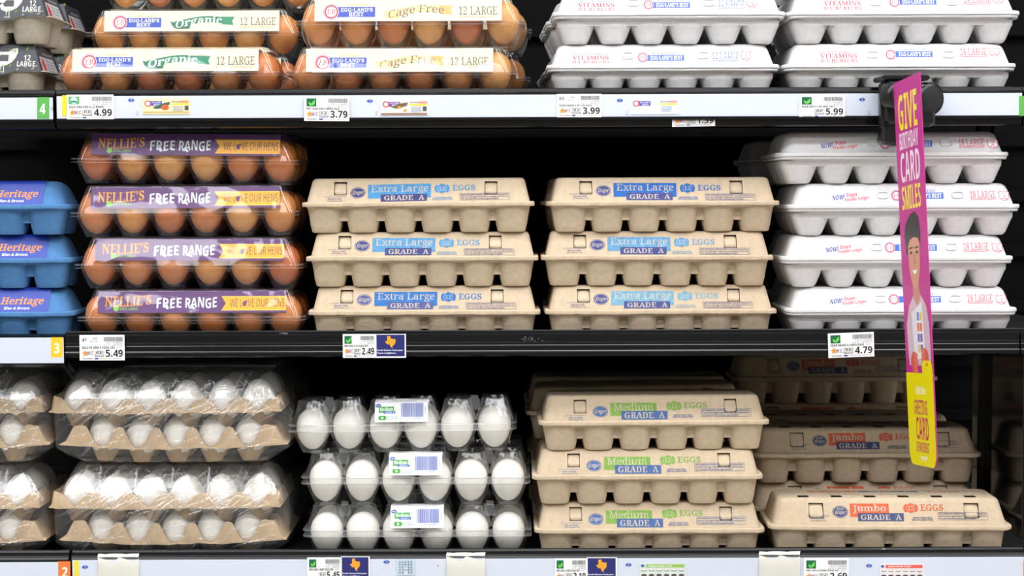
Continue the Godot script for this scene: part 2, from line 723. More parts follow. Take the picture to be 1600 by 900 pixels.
func kraft_art(a: Art, kind: String, ink1: Color, ink2: Color, letter: Color) -> void:
	# zoomed pixels of the photograph, one carton of each kind
	var q: Dictionary = {
		"Extra Large": {"o": [732, 430, 3431.0], "oval": [466, 382, 34, 27], "b1": [511, 344, 790, 412], "t1": [525, 349, 777, 392], "b2": [567, 393, 772, 428], "t2": [583, 399, 760, 422], "icon": [806, 346, 873, 392], "eggs": [885, 354, 986, 381], "small": [794, 411, 886, 426], "box": [918, 397, 1138, 429], "q": [315, 396, 415, 424]},
		"Medium": {"o": [565, 487, 3230.0], "oval": [340, 450, 32, 26], "b1": [382, 411, 577, 470], "t1": [396, 413, 564, 446], "b2": [428, 448, 622, 486], "t2": [442, 454, 610, 480], "icon": [618, 405, 682, 447], "eggs": [692, 411, 788, 437], "small": [643, 464, 729, 479], "box": [762, 440, 972, 475], "q": [192, 464, 285, 489]},
		"Jumbo": {"o": [716, 692, 3230.0], "oval": [510, 638, 33, 27], "b1": [551, 602, 715, 661], "t1": [564, 606, 702, 645], "b2": [583, 644, 775, 679], "t2": [596, 650, 765, 673], "icon": [775, 600, 837, 642], "eggs": [847, 605, 942, 633], "small": [808, 661, 896, 676], "box": [918, 639, 1126, 673], "q": [370, 653, 464, 681]},
	}[kind]
	a.ox = q.o[0]
	a.oy = q.o[1]
	a.sc = q.o[2]
	var e: Array = q.oval
	a.oval(e[0], e[1], e[2], e[3], ink2)
	a.oval(e[0], e[1], e[2] * 0.92, e[3] * 0.91, letter)
	a.oval(e[0], e[1], e[2] * 0.86, e[3] * 0.84, ink2)
	if kind == "Jumbo":
		a.text("EGGS", "serifb", e[0] - 14, e[1] - 19, e[0] + 14, e[1] - 7, letter)
		a.text("Kroger", "serifb", e[0] - 22, e[1] - 5, e[0] + 22, e[1] + 14, letter, 0.2)
	else:
		a.text("Kroger", "serifb", e[0] - 24, e[1] - 11, e[0] + 24, e[1] + 14, letter, 0.25)
	e = q.q
	a.text("QUALITY GUARANTEE", "serif", e[0], e[1], e[2], lerpf(e[1], e[3], 0.27), ink2)
	a.text("800-632-6900", "serifb", lerpf(e[0], e[2], 0.18), lerpf(e[1], e[3], 0.36), lerpf(e[0], e[2], 0.78), lerpf(e[1], e[3], 0.62), ink2)
	a.text("www.kroger.com", "serifb", lerpf(e[0], e[2], 0.15), lerpf(e[1], e[3], 0.72), lerpf(e[0], e[2], 0.84), e[3], ink2)
	e = q.b1
	a.rect(e[0], e[1], e[2], e[3], ink1)
	e = q.t1
	a.text(kind, "serifb" if kind == "Jumbo" else "serif", e[0], e[1], e[2], e[3], letter)
	e = q.b2
	a.rect(e[0], e[1], e[2], e[3], ink2)
	e = q.t2
	var word := "GRADE A"
	a.text("GRADE", "serifb", e[0], e[1], lerpf(e[0], e[2], 0.72), e[3], letter)
	a.text("A", "serifb", lerpf(e[0], e[2], 0.86), e[1], e[2], e[3], letter)
	e = q.icon
	var cx: float = (e[0] + e[2]) / 2
	var cy: float = (e[1] + e[3]) / 2
	var hy: float = (e[3] - e[1]) / 2
	for s in [-1, 1]:
		a.oval(cx + s * (e[2] - e[0]) * 0.33, cy + 1, (e[2] - e[0]) * 0.17, hy * 0.82, ink1, 20)
	a.oval(cx, cy, (e[2] - e[0]) * 0.305, hy * 1.02, letter, 24)
	a.oval(cx, cy, (e[2] - e[0]) * 0.285, hy, ink1, 24)
	a.text("12", "serif", cx - 13, cy - 10, cx + 13, cy + 10, letter)
	e = q.eggs
	a.text("EGGS", "serifb", e[0], e[1], e[2], e[3], ink1)
	e = q.small
	a.text("CARTON MADE FROM", "sansb", e[0] + 4, e[1], e[2] - 4, lerpf(e[1], e[3], 0.42), ink1 if kind == "Extra Large" else ink2)
	a.text("100% RECLAIMED PAPER", "sansb", e[0], lerpf(e[1], e[3], 0.56), e[2], e[3], ink1 if kind == "Extra Large" else ink2)
	e = q.box
	a.frame(e[0], e[1], e[2], e[3], 1.1, ink2)
	var h: float = e[3] - e[1]
	a.text("SAFE HANDLING INSTRUCTIONS: To prevent illness from", "sansb", e[0] + 4, e[1] + h * 0.10, e[2] - 6, e[1] + h * 0.36, ink2)
	a.text("bacteria, keep eggs refrigerated, cook eggs until yolks are", "sansb", e[0] + 4, e[1] + h * 0.40, e[2] - 6, e[1] + h * 0.65, ink2)
	a.text("firm, and cook foods containing eggs thoroughly.", "sansb", e[0] + 4, e[1] + h * 0.70, e[2] - 50, e[1] + h * 0.94, ink2)


func kraft_carton(kind: String, label: String, group: String, ink1: Color, ink2: Color, variant := 0, tilt := 0.0, fade := "kraft") -> Node3D:
	var big := kind == "Jumbo"
	var o: Dictionary = (JUMBO if big else KRAFT).duplicate()
	var wins := {"Extra Large": [-122.0, 115.0], "Medium": [-117.0, 121.5], "Jumbo": [-116.0, 129.5]}
	var half := 0.0096 if big else 0.0082
	var ww := []
	for x in wins[kind]:
		ww.append([x * PX - half, x * PX + half])
	o.wins = ww
	o.seed = 17.0 * variant
	var key := "%s%d" % [kind, variant]
	var t := thing("egg_carton", label, "egg carton", group)
	part(t, "lid", cached("lid" + key, func(): return lid_mesh(o)), mats[fade])
	part(t, "tray", cached("tray" + ("J" if big else "K"), func(): return pulp_tray(o.h1, o.bx + 0.0015, o.bz + 0.0015)), mats[fade])
	for w in ww:
		part(t, "latch", cached("tongue%s%f" % [kind, w[0]], func(): return tongue_mesh((w[0] + w[1]) / 2, o.wy[0] + 0.0004, o.wy[1] - 0.0016, o, half * 1.93)), mats[fade])
	var a := Art.new(self, 0, 0, 1)
	kraft_art(a, kind, ink1, ink2, C(214, 202, 182))
	if tilt != 0.0:
		var c := Vector2(0.0, 0.012)
		for k in a.pts.size():
			a.pts[k] = c + (a.pts[k] - c).rotated(tilt)
	for k in a.pts.size():
		a.pts[k].y = 0.0046 + a.pts[k].y * 0.90
	part(t, "print", a.build(face_point(o), face_up(o)), mats["ink"], "printed lettering on the lid front")
	if big:
		var b := Art.new(self, 0, 0, 1220.0)
		b.rect(-120, -4, -40, 4, ink1)
		b.rect(-38, -4, 60, 4, ink2)
		b.text("Jumbo", "serifb", -112, -3, -60, 3, C(214, 202, 182))
		b.text("GRADE A", "serifb", -20, -3, 45, 3, C(214, 202, 182))
		b.text("EGGS", "serifb", 75, -4, 125, 4, ink1)
		b.text("KEEP REFRIGERATED AT OR BELOW 45 F", "serifb", -90, 22, 60, 26, ink2)
		part(t, "print", b.build(func(p): return Vector3(p.x, o.h2, -0.012 - p.y), Vector3.UP), mats["ink"], "printed lettering on the lid top")
	return t


# ---------------------------------------------------------------- white foam cartons
const FOAM := {"h1": 0.0365, "h2": 0.0668, "bx": 0.1440, "bz": 0.0500, "tx": 0.1345, "tz": 0.0385, "r": 0.014, "round": 0.0075, "flange": 0.0058, "flange_t": 0.0035, "second_lip": true, "wave": 0.0004}

func shield(a: Art, x0: float, y0: float, x1: float, y1: float, c: Color, ground: Color) -> void:
	var w := x1 - x0
	var h := y1 - y0
	var s := func(k: float, col: Color):
		var m := Vector2((x0 + x1) / 2, (y0 + y1) / 2)
		var pts := []
		for p in [Vector2(0.0, 0.12), Vector2(0.18, 0.0), Vector2(0.5, 0.08), Vector2(0.82, 0.0), Vector2(1.0, 0.12), Vector2(0.93, 0.4), Vector2(1.0, 0.62), Vector2(0.8, 0.86), Vector2(0.5, 1.0), Vector2(0.2, 0.86), Vector2(0.0, 0.62), Vector2(0.07, 0.4)]:
			pts.append(m + (Vector2(x0 + p.x * w, y0 + p.y * h) - m) * k)
		a.poly(pts, col)
	s.call(1.0, c)
	s.call(0.88, ground)
	a.text("USDA", "sansb", x0 + w * 0.25, y0 + h * 0.14, x0 + w * 0.75, y0 + h * 0.3, c)
	a.text("A", "serifb", x0 + w * 0.33, y0 + h * 0.36, x0 + w * 0.67, y0 + h * 0.72, c)
	a.rect(x0 + w * 0.16, y0 + h * 0.76, x0 + w * 0.84, y0 + h * 0.82, c)


func roundel(a: Art, x: float, y: float, r: float, blue: Color, red: Color, ground: Color) -> void:
	a.oval(x, y, r, r, blue)
	a.oval(x, y, r * 0.93, r * 0.93, ground)
	a.oval(x, y, r * 0.88, r * 0.88, red)
	a.oval(x, y, r * 0.66, r * 0.66, ground)
	a.text("EB", "serifb", x - r * 0.48, y - r * 0.34, x + r * 0.48, y + r * 0.34, red, 0.15)


func best_banner(a: Art, x0: float, y0: float, x1: float, y1: float, blue: Color, ground: Color, fresh: bool) -> void:
	a.rect(x0, y0, x1, y1, blue)
	var w := x1 - x0
	var h := y1 - y0
	a.text("EGG·LAND'S BEST", "serifb", x0 + w * 0.12, y0 + h * 0.16, x1 - w * 0.04, y1 - h * 0.16, ground)
	if fresh:
		a.text("FARM FRESH", "serif", x0 + w * 0.18, y0 - h * 0.46, x0 + w * 0.82, y0 - h * 0.1, blue)


func foam_carton(count: int, label: String, group: String, printed := true) -> Node3D:
	var o := FOAM.duplicate()
	var rows_n: int = {12: 2, 18: 3, 24: 4}[count]
	var grow := (rows_n - 2) * 0.0245
	o.bz += grow
	o.tz += grow
	var t := thing("foam_egg_carton", label, "egg carton", group)
	part(t, "lid", cached("foamlid%d" % count, func(): return lid_mesh(o)), mats["foam"])
	part(t, "tray", cached("foamtray%d" % count, func(): return foam_tray(o.h1, o.bx, o.bz, rows_n)), mats["foam"])
	var spots: Array = {12: [-55.5, 62.5], 18: [-33.5, 84.5], 24: [-43.0, 76.5]}[count]
	for x in spots:
		part(t, "latch", cached("catch%d%f" % [count, x], func(): return catch_mesh(x * PX, o.h1 + 0.0155, o)), mats["foam"])
	if printed:
		part(t, "print", cached("foamprint%d" % count, func(): return foam_art(count).build(face_point(o), face_up(o))), mats["gloss_print"], "red and blue lettering on the lid front")
	return t


func foam_art(count: int) -> Art:
	var red := C(216, 44, 74)
	var blue := C(60, 92, 200)
	var g := C(240, 241, 243)
	var a := Art.new(self, 0, 0, 1)
	if count == 12:
		a.ox = 791
		a.oy = 362
		a.sc = 4066.0
		a.text("EXCELLENT SOURCE OF", "serifb", 320, 286, 502, 298, blue)
		a.text("VITAMINS", "serifb", 318, 301, 506, 322, red)
		a.text("D·E·B2·B12·B5", "serifb", 318, 326, 506, 342, red)
		best_banner(a, 700, 296, 900, 328, blue, g, true)
		roundel(a, 684, 310, 28, blue, red, g)
		a.text("12", "serif", 1047, 282, 1076, 320, blue)
		a.text("EXTRA", "serif", 1086, 280, 1186, 297, blue)
		a.text("LARGE", "serif", 1086, 301, 1186, 319, blue)
		a.text("KEEP REFRIGERATED AT OR BELOW 45°F", "sansb", 1047, 326, 1190, 333, blue)
		shield(a, 1195, 278, 1250, 331, red, g)
	elif count == 24:
		a.ox = 940
		a.oy = 358
		a.sc = 4066.0
		blue = C(36, 84, 190)
		a.text("EXCELLENT SOURCE OF", "serifb", 523, 275, 710, 288, red)
		a.text("VITAMINS", "serifb", 525, 291, 717, 313, red)
		a.text("D·E·B2·B12·B5", "serifb", 525, 318, 717, 337, red)
		best_banner(a, 910, 278, 1111, 309, blue, g, true)
		roundel(a, 893, 296, 29, blue, red, g)
		a.text("24 LARGE", "serif", 1255, 263, 1395, 300, red)
		a.text("KEEP REFRIGERATED AT OR BELOW 45°F", "sansb", 1258, 304, 1395, 311, red)
		shield(a, 1405, 260, 1463, 308, red, g)
	else:
		a.ox = 685
		a.oy = 327
		a.sc = 2816.0
		blue = C(40, 92, 190)
		var darker := C(24, 52, 160)
		a.rot = -0.10
		a.pivot = Vector2(490, 290)
		a.text("NOW!", "sansb", 425, 279, 469, 296, darker, 0.25)
		a.text("Stays", "sansb", 476, 276, 516, 294, red, 0.25)
		a.text("Fresher Longer", "sansb", 468, 292, 556, 309, red, 0.25)
		a.rot = 0.0
		best_banner(a, 672, 275, 828, 298, blue, g, true)
		roundel(a, 657, 286, 20, blue, red, g)
		a.text("18 LARGE", "serif", 924, 270, 1017, 296, red)
		a.text("KEEP REFRIGERATED AT OR BELOW 45°F", "sansb", 926, 298, 1017, 303, red)
		shield(a, 1027, 271, 1067, 306, red, g)
	return a


# ---------------------------------------------------------------- clear plastic cartons of brown eggs
const CLEAR := {"h1": 0.0300, "h2": 0.0672, "bx": 0.1410, "bz": 0.0505, "tx": 0.1285, "tz": 0.0400, "r": 0.009, "round": 0.0035, "flange": 0.0060, "flange_t": 0.0018}

func egg_mesh(R := 0.0216, H := 0.056, k := 0.13) -> ArrayMesh:
	var m := MB.new()
	var prof := []
	for j in 19:
		var f := PI * j / 18.0
		prof.append(Vector2(maxf(0.00005, R * sin(f) * (1.0 - k * cos(f))), H / 2 * (1 - cos(f))))
	m.lathe(prof, 28)
	return m.commit()


func clear_carton(style: String, label: String, group: String) -> Node3D:
	var o := CLEAR.duplicate()
	if style != "free":
		o.h2 = 0.0645
		o.tz = 0.0428
	var t := thing("clear_egg_carton", label, "egg carton", group)
	part(t, "lid", cached("clearlid" + ("f" if style == "free" else "b"), func():
		var q := o.duplicate()
		q.flange = 0.0
		return lid_mesh(q)), mats["clear_plastic"])
	part(t, "rim", cached("clearrim", func():
		var m := MB.new()
		var xs := even(-0.118, 0.118, 6)
		for e in [[0.0002, 0.0018], [-0.0035, 0.001]]:
			var rows := []
			for f in [[0.0, -0.0005], [0.0, 0.0062], [e[1], 0.0062], [e[1], -0.0005]]:
				rows.append(ring(o.bx + f[1], o.bz + f[1], 0.009, o.h1 + e[0] + f[0], xs))
			m.grid(rows)
		return m.commit()), mats["clear_rim"])
	part(t, "tray", cached("cleartray" + ("f" if style == "free" else "b"), func():
		var m := MB.new()
		var xs := even(-0.118, 0.118, 6)
		m.grid([ring(o.bx - 0.001, o.bz - 0.001, 0.009, o.h1 - 0.008, xs), ring(o.bx, o.bz, 0.009, o.h1, xs)])
		for i in 6:
			for j in 2:
				var s := 0.0236
				var rows := [[0.0, s * 0.56, s * 0.56, 2.6], [0.002, s * 0.62, s * 0.62, 2.6], [0.012, s * 0.80, s * 0.84, 2.8], [0.0215, s * 0.97, s * 0.99, 3.4]] if style == "free" else [[0.0, s * 0.60, s * 0.60, 2.4], [0.003, s * 0.70, s * 0.70, 2.4], [0.0075, s * 0.79, s * 0.79, 2.4], [0.0082, s * 0.83, s * 0.83, 2.4], [0.013, s * 0.89, s * 0.89, 2.5], [0.0138, s * 0.92, s * 0.92, 2.6], [0.0215, s * 0.99, s * 0.99, 3.0]]
				cup(m, (i - 2.5) * 0.0477, (j - 0.5) * 0.0480, rows, 48, 12 if style == "free" else 0, 0.015)
		return m.commit()), mats["clear_plastic"])
	# the printed card lies inside the lid, on its front and top
	var c := o.duplicate()
	c.bz -= 0.0011
	c.tz -= 0.0011
	var art := Art.new(self, 0, 0, 1)
	var x0: float
	var x1: float
	var low: float
	var ground: Color
	if style == "free":
		art.ox = 812
		art.oy = 445
		art.sc = 3431.0
		x0 = 395
		x1 = 1230
		low = 422
		ground = C(92, 50, 110)
	else:
		art.ox = 885 if style == "organic" else 775
		art.oy = 352
		art.sc = 4066.0
		x0 = 388 if style == "organic" else 277
		x1 = 1360 if style == "organic" else 1253
		low = 338 if style == "organic" else 345
		ground = C(234, 224, 190)
	var u0 := (x0 - art.ox) / art.sc
	var u1 := (x1 - art.ox) / art.sc
	var yl := (art.oy - low) / art.sc
	var yh: float = c.h2 - c.h1 - 0.0028
	var card := part(t, "label_card", cached("card" + style, func():
		var m := MB.new()
		var at := face_point(c)
		m.tint = ground
		var a0: Vector3 = at.call(Vector2(u0, yl))
		var a1: Vector3 = at.call(Vector2(u1, yl))
		var b0: Vector3 = at.call(Vector2(u0, yh))
		var b1: Vector3 = at.call(Vector2(u1, yh))
		m.quad(b0, b1, a1, a0)
		m.quad(Vector3(u0, b0.y, -b0.z), Vector3(u1, b1.y, -b1.z), b1, b0)
		return m.commit()), mats["gloss_print"], "purple card" if style == "free" else "cream card")
	part(card, "print", cached("cardprint" + style, func():
		clear_art(art, style, ground)
		return art.build(face_point(c), face_up(c))), mats["gloss_print"])
	return t


func clear_art(a: Art, style: String, ground: Color) -> void:
	if style == "free":
		var gold := C(236, 160, 52)
		a.text("NELLIE'S", "serifb", 425, 349, 630, 392, gold, 0.0, func(p): return p + Vector2(0, -7.0 * (p.x - 425) / 205.0 + 5.0 * sin(PI * (p.x - 425) / 205.0)))
		a.oval(476, 403, 12, 12, C(120, 196, 70))
		a.text("EGGS LARGE", "sansb", 492, 397, 572, 410, C(128, 178, 90))
		a.text("FREE", "sansb", 655, 358, 765, 401, C(226, 240, 238), 0.0, func(p): return p + Vector2(0, 3.0 * sin(p.x * 0.09)))
		a.text("RANGE", "sansb", 783, 356, 922, 400, C(226, 240, 238), 0.0, func(p): return p + Vector2(0, 3.0 * sin(p.x * 0.08)))
		a.line(Vector2(806, 388), Vector2(824, 406), 8, C(226, 240, 238))
		a.line(Vector2(690, 390), Vector2(706, 405), 8, C(226, 240, 238))
		a.poly([Vector2(942, 350), Vector2(1230, 350), Vector2(1230, 413), Vector2(942, 413), Vector2(962, 382)], C(244, 174, 32))
		a.text("WE L", "sans", 980, 362, 1036, 397, C(92, 50, 90))
		a.oval(1045, 383, 9, 12, C(92, 50, 110))
		a.poly([Vector2(1048, 374), Vector2(1056, 366), Vector2(1058, 378)], C(92, 50, 110))
		a.text("VE OUR HENS", "sans", 1060, 362, 1222, 397, C(92, 50, 90))
		a.rect(942, 352, 1230, 354, C(252, 214, 120))
		a.rect(948, 409, 1230, 411, C(252, 214, 120))
		return
	var red := C(216, 48, 66)
	var blue := C(34, 74, 178) if style == "organic" else C(52, 76, 178)
	var d := 0.0 if style == "organic" else -112.0
	var e := 0.0 if style == "organic" else 8.0
	a.rect(500 + d, 262 + e, 705 + d, 316 + e, blue)
	a.text("EGG·LAND'S", "serifb", 525 + d, 268 + e, 692 + d, 287 + e, C(250, 250, 250))
	a.text("BEST", "serifb", 567 + d, 291 + e, 646 + d, 311 + e, C(250, 250, 250))
	a.text("FARM FRESH", "serif", 555 + d, 246 + e, 665 + d, 256 + e, C(150, 130, 90))
	roundel(a, 476 + d, 288 + e, 42, blue, red, C(250, 250, 250))
	var wave := func(p): return p + Vector2(0, 14.0 * cos((p.x - 755.0) / 355.0 * TAU * 0.75 + 0.6) - 10.0 * (p.x - 930.0) / 180.0 * 0.8)
	if style == "organic":
		a.warp = wave
		a.rect(775, 268, 1060, 306, C(28, 122, 92))
		a.warp = null
		a.poly([Vector2(755, 281), Vector2(800, 300), Vector2(880, 302), Vector2(860, 324), Vector2(790, 326), Vector2(764, 306)], C(24, 104, 80))
		a.poly([Vector2(1040, 256), Vector2(1112, 258), Vector2(1098, 280), Vector2(1106, 304), Vector2(1042, 300)], C(34, 132, 100))
		a.text("Organic", "serifb", 785, 266, 1040, 322, C(240, 240, 226), 0.1, wave)
	else:
		var w2 := func(p): return wave.call(p + Vector2(112, -8)) + Vector2(-112, 8)
		a.warp = w2
		a.rect(650, 276, 980, 310, C(240, 206, 150))
		a.warp = null
		a.poly([Vector2(640, 288), Vector2(690, 300), Vector2(780, 300), Vector2(700, 334), Vector2(650, 330)], C(236, 196, 134))
		a.poly([Vector2(925, 262), Vector2(1000, 266), Vector2(985, 285), Vector2(995, 312), Vector2(930, 306)], C(232, 176, 104))
		a.text("Cage Free", "serif", 662, 274, 950, 328, C(96, 84, 92), 0.1, w2)
	a.text("12 LARGE", "serif", 1141 + d, 262 + e, 1340 + d, 305 + e, C(84, 74, 66))
	a.text("REFRIGERATE AT OR BELOW 45°F", "sans", 1140 + d, 313 + e, 1335 + d, 321 + e, C(214, 90, 80))


func eggs_in(t: Node3D, n_rows: int, brown: bool, from: String, what: String, group: String, drop := 0.004) -> void:
	var order := ["first", "second", "third", "fourth", "fifth", "sixth"]
	for j in n_rows:
		for i in 6:
			var key := rng.randi_range(0, 5)
			var o := whole("brown_egg" if brown else "white_egg", cached("egg%d" % (key % 3), func(): return egg_mesh(0.0211 + 0.0003 * (key % 3), 0.0540 + 0.0004 * (key % 3), 0.11)), mats["egg_brown_%d" % key] if brown else mats["egg_white"], "%s egg from %s side, %s row %s" % [order[i], from, "front" if j == 0 else "rear", what], "egg", group)
			o.transform = t.transform * Transform3D(Basis(Vector3.UP, rng.randf() * TAU) * Basis(Vector3.RIGHT, rng.randf_range(-0.05, 0.05)), Vector3((i - 2.5) * 0.0477, drop, (0.5 - j) * 0.0480))


# ---------------------------------------------------------------- clear cartons of white eggs, a dome over every egg
func dome_carton(label: String, group: String, tilt := 0.0) -> Node3D:
	var t := thing("clear_dome_egg_carton", label, "egg carton", group)
	var h := 0.0355
	for half in 2:
		part(t, ["tray", "lid"][half], cached("dome%d" % half, func():
			var m := MB.new()
			for i in 6:
				for j in 2:
					var s := 0.0238
					var rows := [[0.0, s * 0.50, s * 0.52, 2.6], [0.001, s * 0.56, s * 0.58, 2.6], [0.014, s * 0.80, s * 0.80, 2.5], [0.024, s * 0.93, s * 0.93, 2.6], [h - 0.004, s * 0.985, s * 0.985, 2.8]]
					if half == 1:
						var up := []
						for e in rows:
							up.push_front([0.0685 - e[0] * 0.93, e[1] * (1.22 if e[0] < 0.002 else 1.0), e[2] * (1.15 if e[0] < 0.002 else 1.0), e[3]])
						rows = up
					cup(m, (i - 2.5) * 0.0480, (j - 0.5) * 0.049, rows, 64, 8, 0.045, half == 0)
					if half == 1:
						var top := PackedVector3Array()
						for k in 20:
							var a := TAU * k / 20
							top.append(Vector3((i - 2.5) * 0.0480 + cos(a) * s * 0.6, 0.0685, (j - 0.5) * 0.049 + sin(a) * s * 0.6))
						m.cap(top, true)
			return m.commit()), mats["clear_plastic"])
	part(t, "rim", cached("domerim", func():
		var m := MB.new()
		var xs := even(-0.12, 0.12, 12)
		for e in [h - 0.0062, h + 0.0015]:
			var rows := []
			for f in [[0.0, -0.004], [0.0, 0.0045], [0.0018, 0.0045], [0.0018, -0.004]]:
				rows.append(ring(0.1445 + f[1], 0.049 + f[1], 0.012, e + f[0], xs))
			m.grid(rows)
		return m.commit()), mats["clear_rim"])
	for i in 5:
		part(t, "rim_button", cached("domebutton%d" % i, func():
			var m := MB.new()
			m.box(Vector3((i - 2) * 0.048, h - 0.001, 0.0535), Vector3(0.013, 0.008, 0.0016), 0.0006)
			return m.commit()), mats["clear_rim"])
	for x in [-0.096, 0.094]:
		part(t, "latch", cached("domelatch%f" % x, func():
			var m := MB.new()
			m.box(Vector3(x, 0.060, 0.024), Vector3(0.014, 0.016, 0.006), 0.002)
			m.box(Vector3(x, 0.0695, 0.022), Vector3(0.010, 0.004, 0.004), 0.001)
			return m.commit()), mats["clear_rim"])
	# sticker folded over the front of the two middle domes
	var st := part(t, "sticker", cached("domesticker", func():
		var m := MB.new()
		m.box(Vector3(0.0, 0.0535, 0.0468), Vector3(0.069, 0.0262, 0.0003), 0.0001, Basis(Vector3.RIGHT, -0.30))
		m.box(Vector3(0.0, 0.0670, 0.034), Vector3(0.069, 0.0003, 0.019), 0.0001, Basis(Vector3.RIGHT, 0.12))
		return m.commit()), mats["paper"], "white paper sticker with a barcode")
	part(st, "print", cached("stickerprint", func():
		var a := Art.new(self, 665, 404, 3230.0)
		var green := C(70, 158, 66)
		var blue := C(40, 92, 176)
		a.oval(568, 377, 12, 8, blue)
		a.text("Kroger", "serifb", 560, 373, 576, 381, C(240, 240, 240))
		a.rect(570, 381, 634, 407, green)
		a.text("Medium", "serifb", 574, 384, 630, 400, C(240, 244, 240))
		a.text("EGGS", "serif", 638, 390, 659, 398, C(150, 200, 150))
		a.rect(590, 401, 640, 411, blue)
		a.text("GRADE A", "serifb", 596, 403, 635, 409, C(240, 240, 240))
		for k in [576, 594, 585]:
			a.oval(k, 429, 8, 10, green, 16)
		a.text("30", "sansb", 580, 424, 590, 434, C(240, 240, 240))
		a.text("EGGS", "serif", 603, 421, 650, 437, C(96, 140, 100))
		a.barcode(664, 367, 758, 426, C(44, 74, 166), 5)
		a.text("0 11110 60980 5", "mono", 662, 429, 758, 436, C(60, 80, 150))
		a.text("60980", "sans", 763, 380, 768, 412, C(60, 80, 150))
		var tilt_basis := Basis(Vector3.RIGHT, -0.30)
		return a.build(func(p): return Vector3(0.0, 0.0535, 0.0468) + tilt_basis * Vector3(p.x, p.y, 0.00016), tilt_basis * Vector3.BACK)), mats["gloss_print"])
	return t


# ---------------------------------------------------------------- film-wrapped packs: two pulp flats of white eggs
func flat_mesh(nx: int, nz: int, p: float, margin: float, power: float, tall: float, ends: float, lift: float) -> ArrayMesh:
	var m := MB.new()
	var sub := 10
	var hx := nx * p / 2
	var hz := nz * p / 2
	var rim := 0.021
	var zs := []
	for k in nz * sub + 1:
		zs.append(hz - float(k) * p / sub)
	var xs := []
	for k in nx * sub + 1:
		xs.append(hx - float(k) * p / sub)
	var height := func(x: float, z: float) -> float:
		var cx := cos(TAU * (x + hx - p / 2) / p)
		var cz := cos(TAU * (z + hz - p / 2) / p)
		return rim + clampf(-(cx + cz) * 0.95 if cx + cz > 0 else pow(-(cx + cz) * 0.5, power) * tall, -1.0, tall * 0.93) * rim
	var rows := []
	# border rows give the flange its drop
	for side in [[1.0, 0.006, 0.0], [1.0, 0.006, 0.0018]]:
		var row := PackedVector3Array()
		for e in [1.0, 0.75, 0.4]:
			row.append(Vector3(hx + margin * e, rim - 0.001 + side[2], hz + side[1]))
		for x in xs:
			row.append(Vector3(x, rim - 0.001 + side[2] + wob.get_noise_2d(x * 500, 3.0) * 0.002, hz + side[1]))
		for e in [0.4, 0.75, 1.0]:
			row.append(Vector3(-hx - margin * e, rim - 0.001 + side[2], hz + side[1]))
		rows.append(row)
	for z in zs:
		var row := PackedVector3Array()
		var bulge := ends
		for e in [[1.0, 0.0], [0.75, 0.004 * bulge], [0.4, 0.021 * bulge]]:
			row.append(Vector3(hx + margin * e[0], rim + e[1], z))
		for x in xs:
			row.append(Vector3(x, height.call(x, z) + wob.get_noise_2d(x * 700, z * 700) * 0.0012, z))
		for e in [[0.4, 0.021 * bulge], [0.75, 0.004 * bulge], [1.0, 0.0]]:
			row.append(Vector3(-hx - margin * e[0], rim + e[1], z))
		rows.append(row)
	# the loaded tray hangs a little between its ends
	for r in rows.size():
		for k in rows[r].size():
			rows[r][k].y += lift * pow(rows[r][k].x / (hx + margin), 2.0)
	m.grid(rows, false)
	return m.commit()


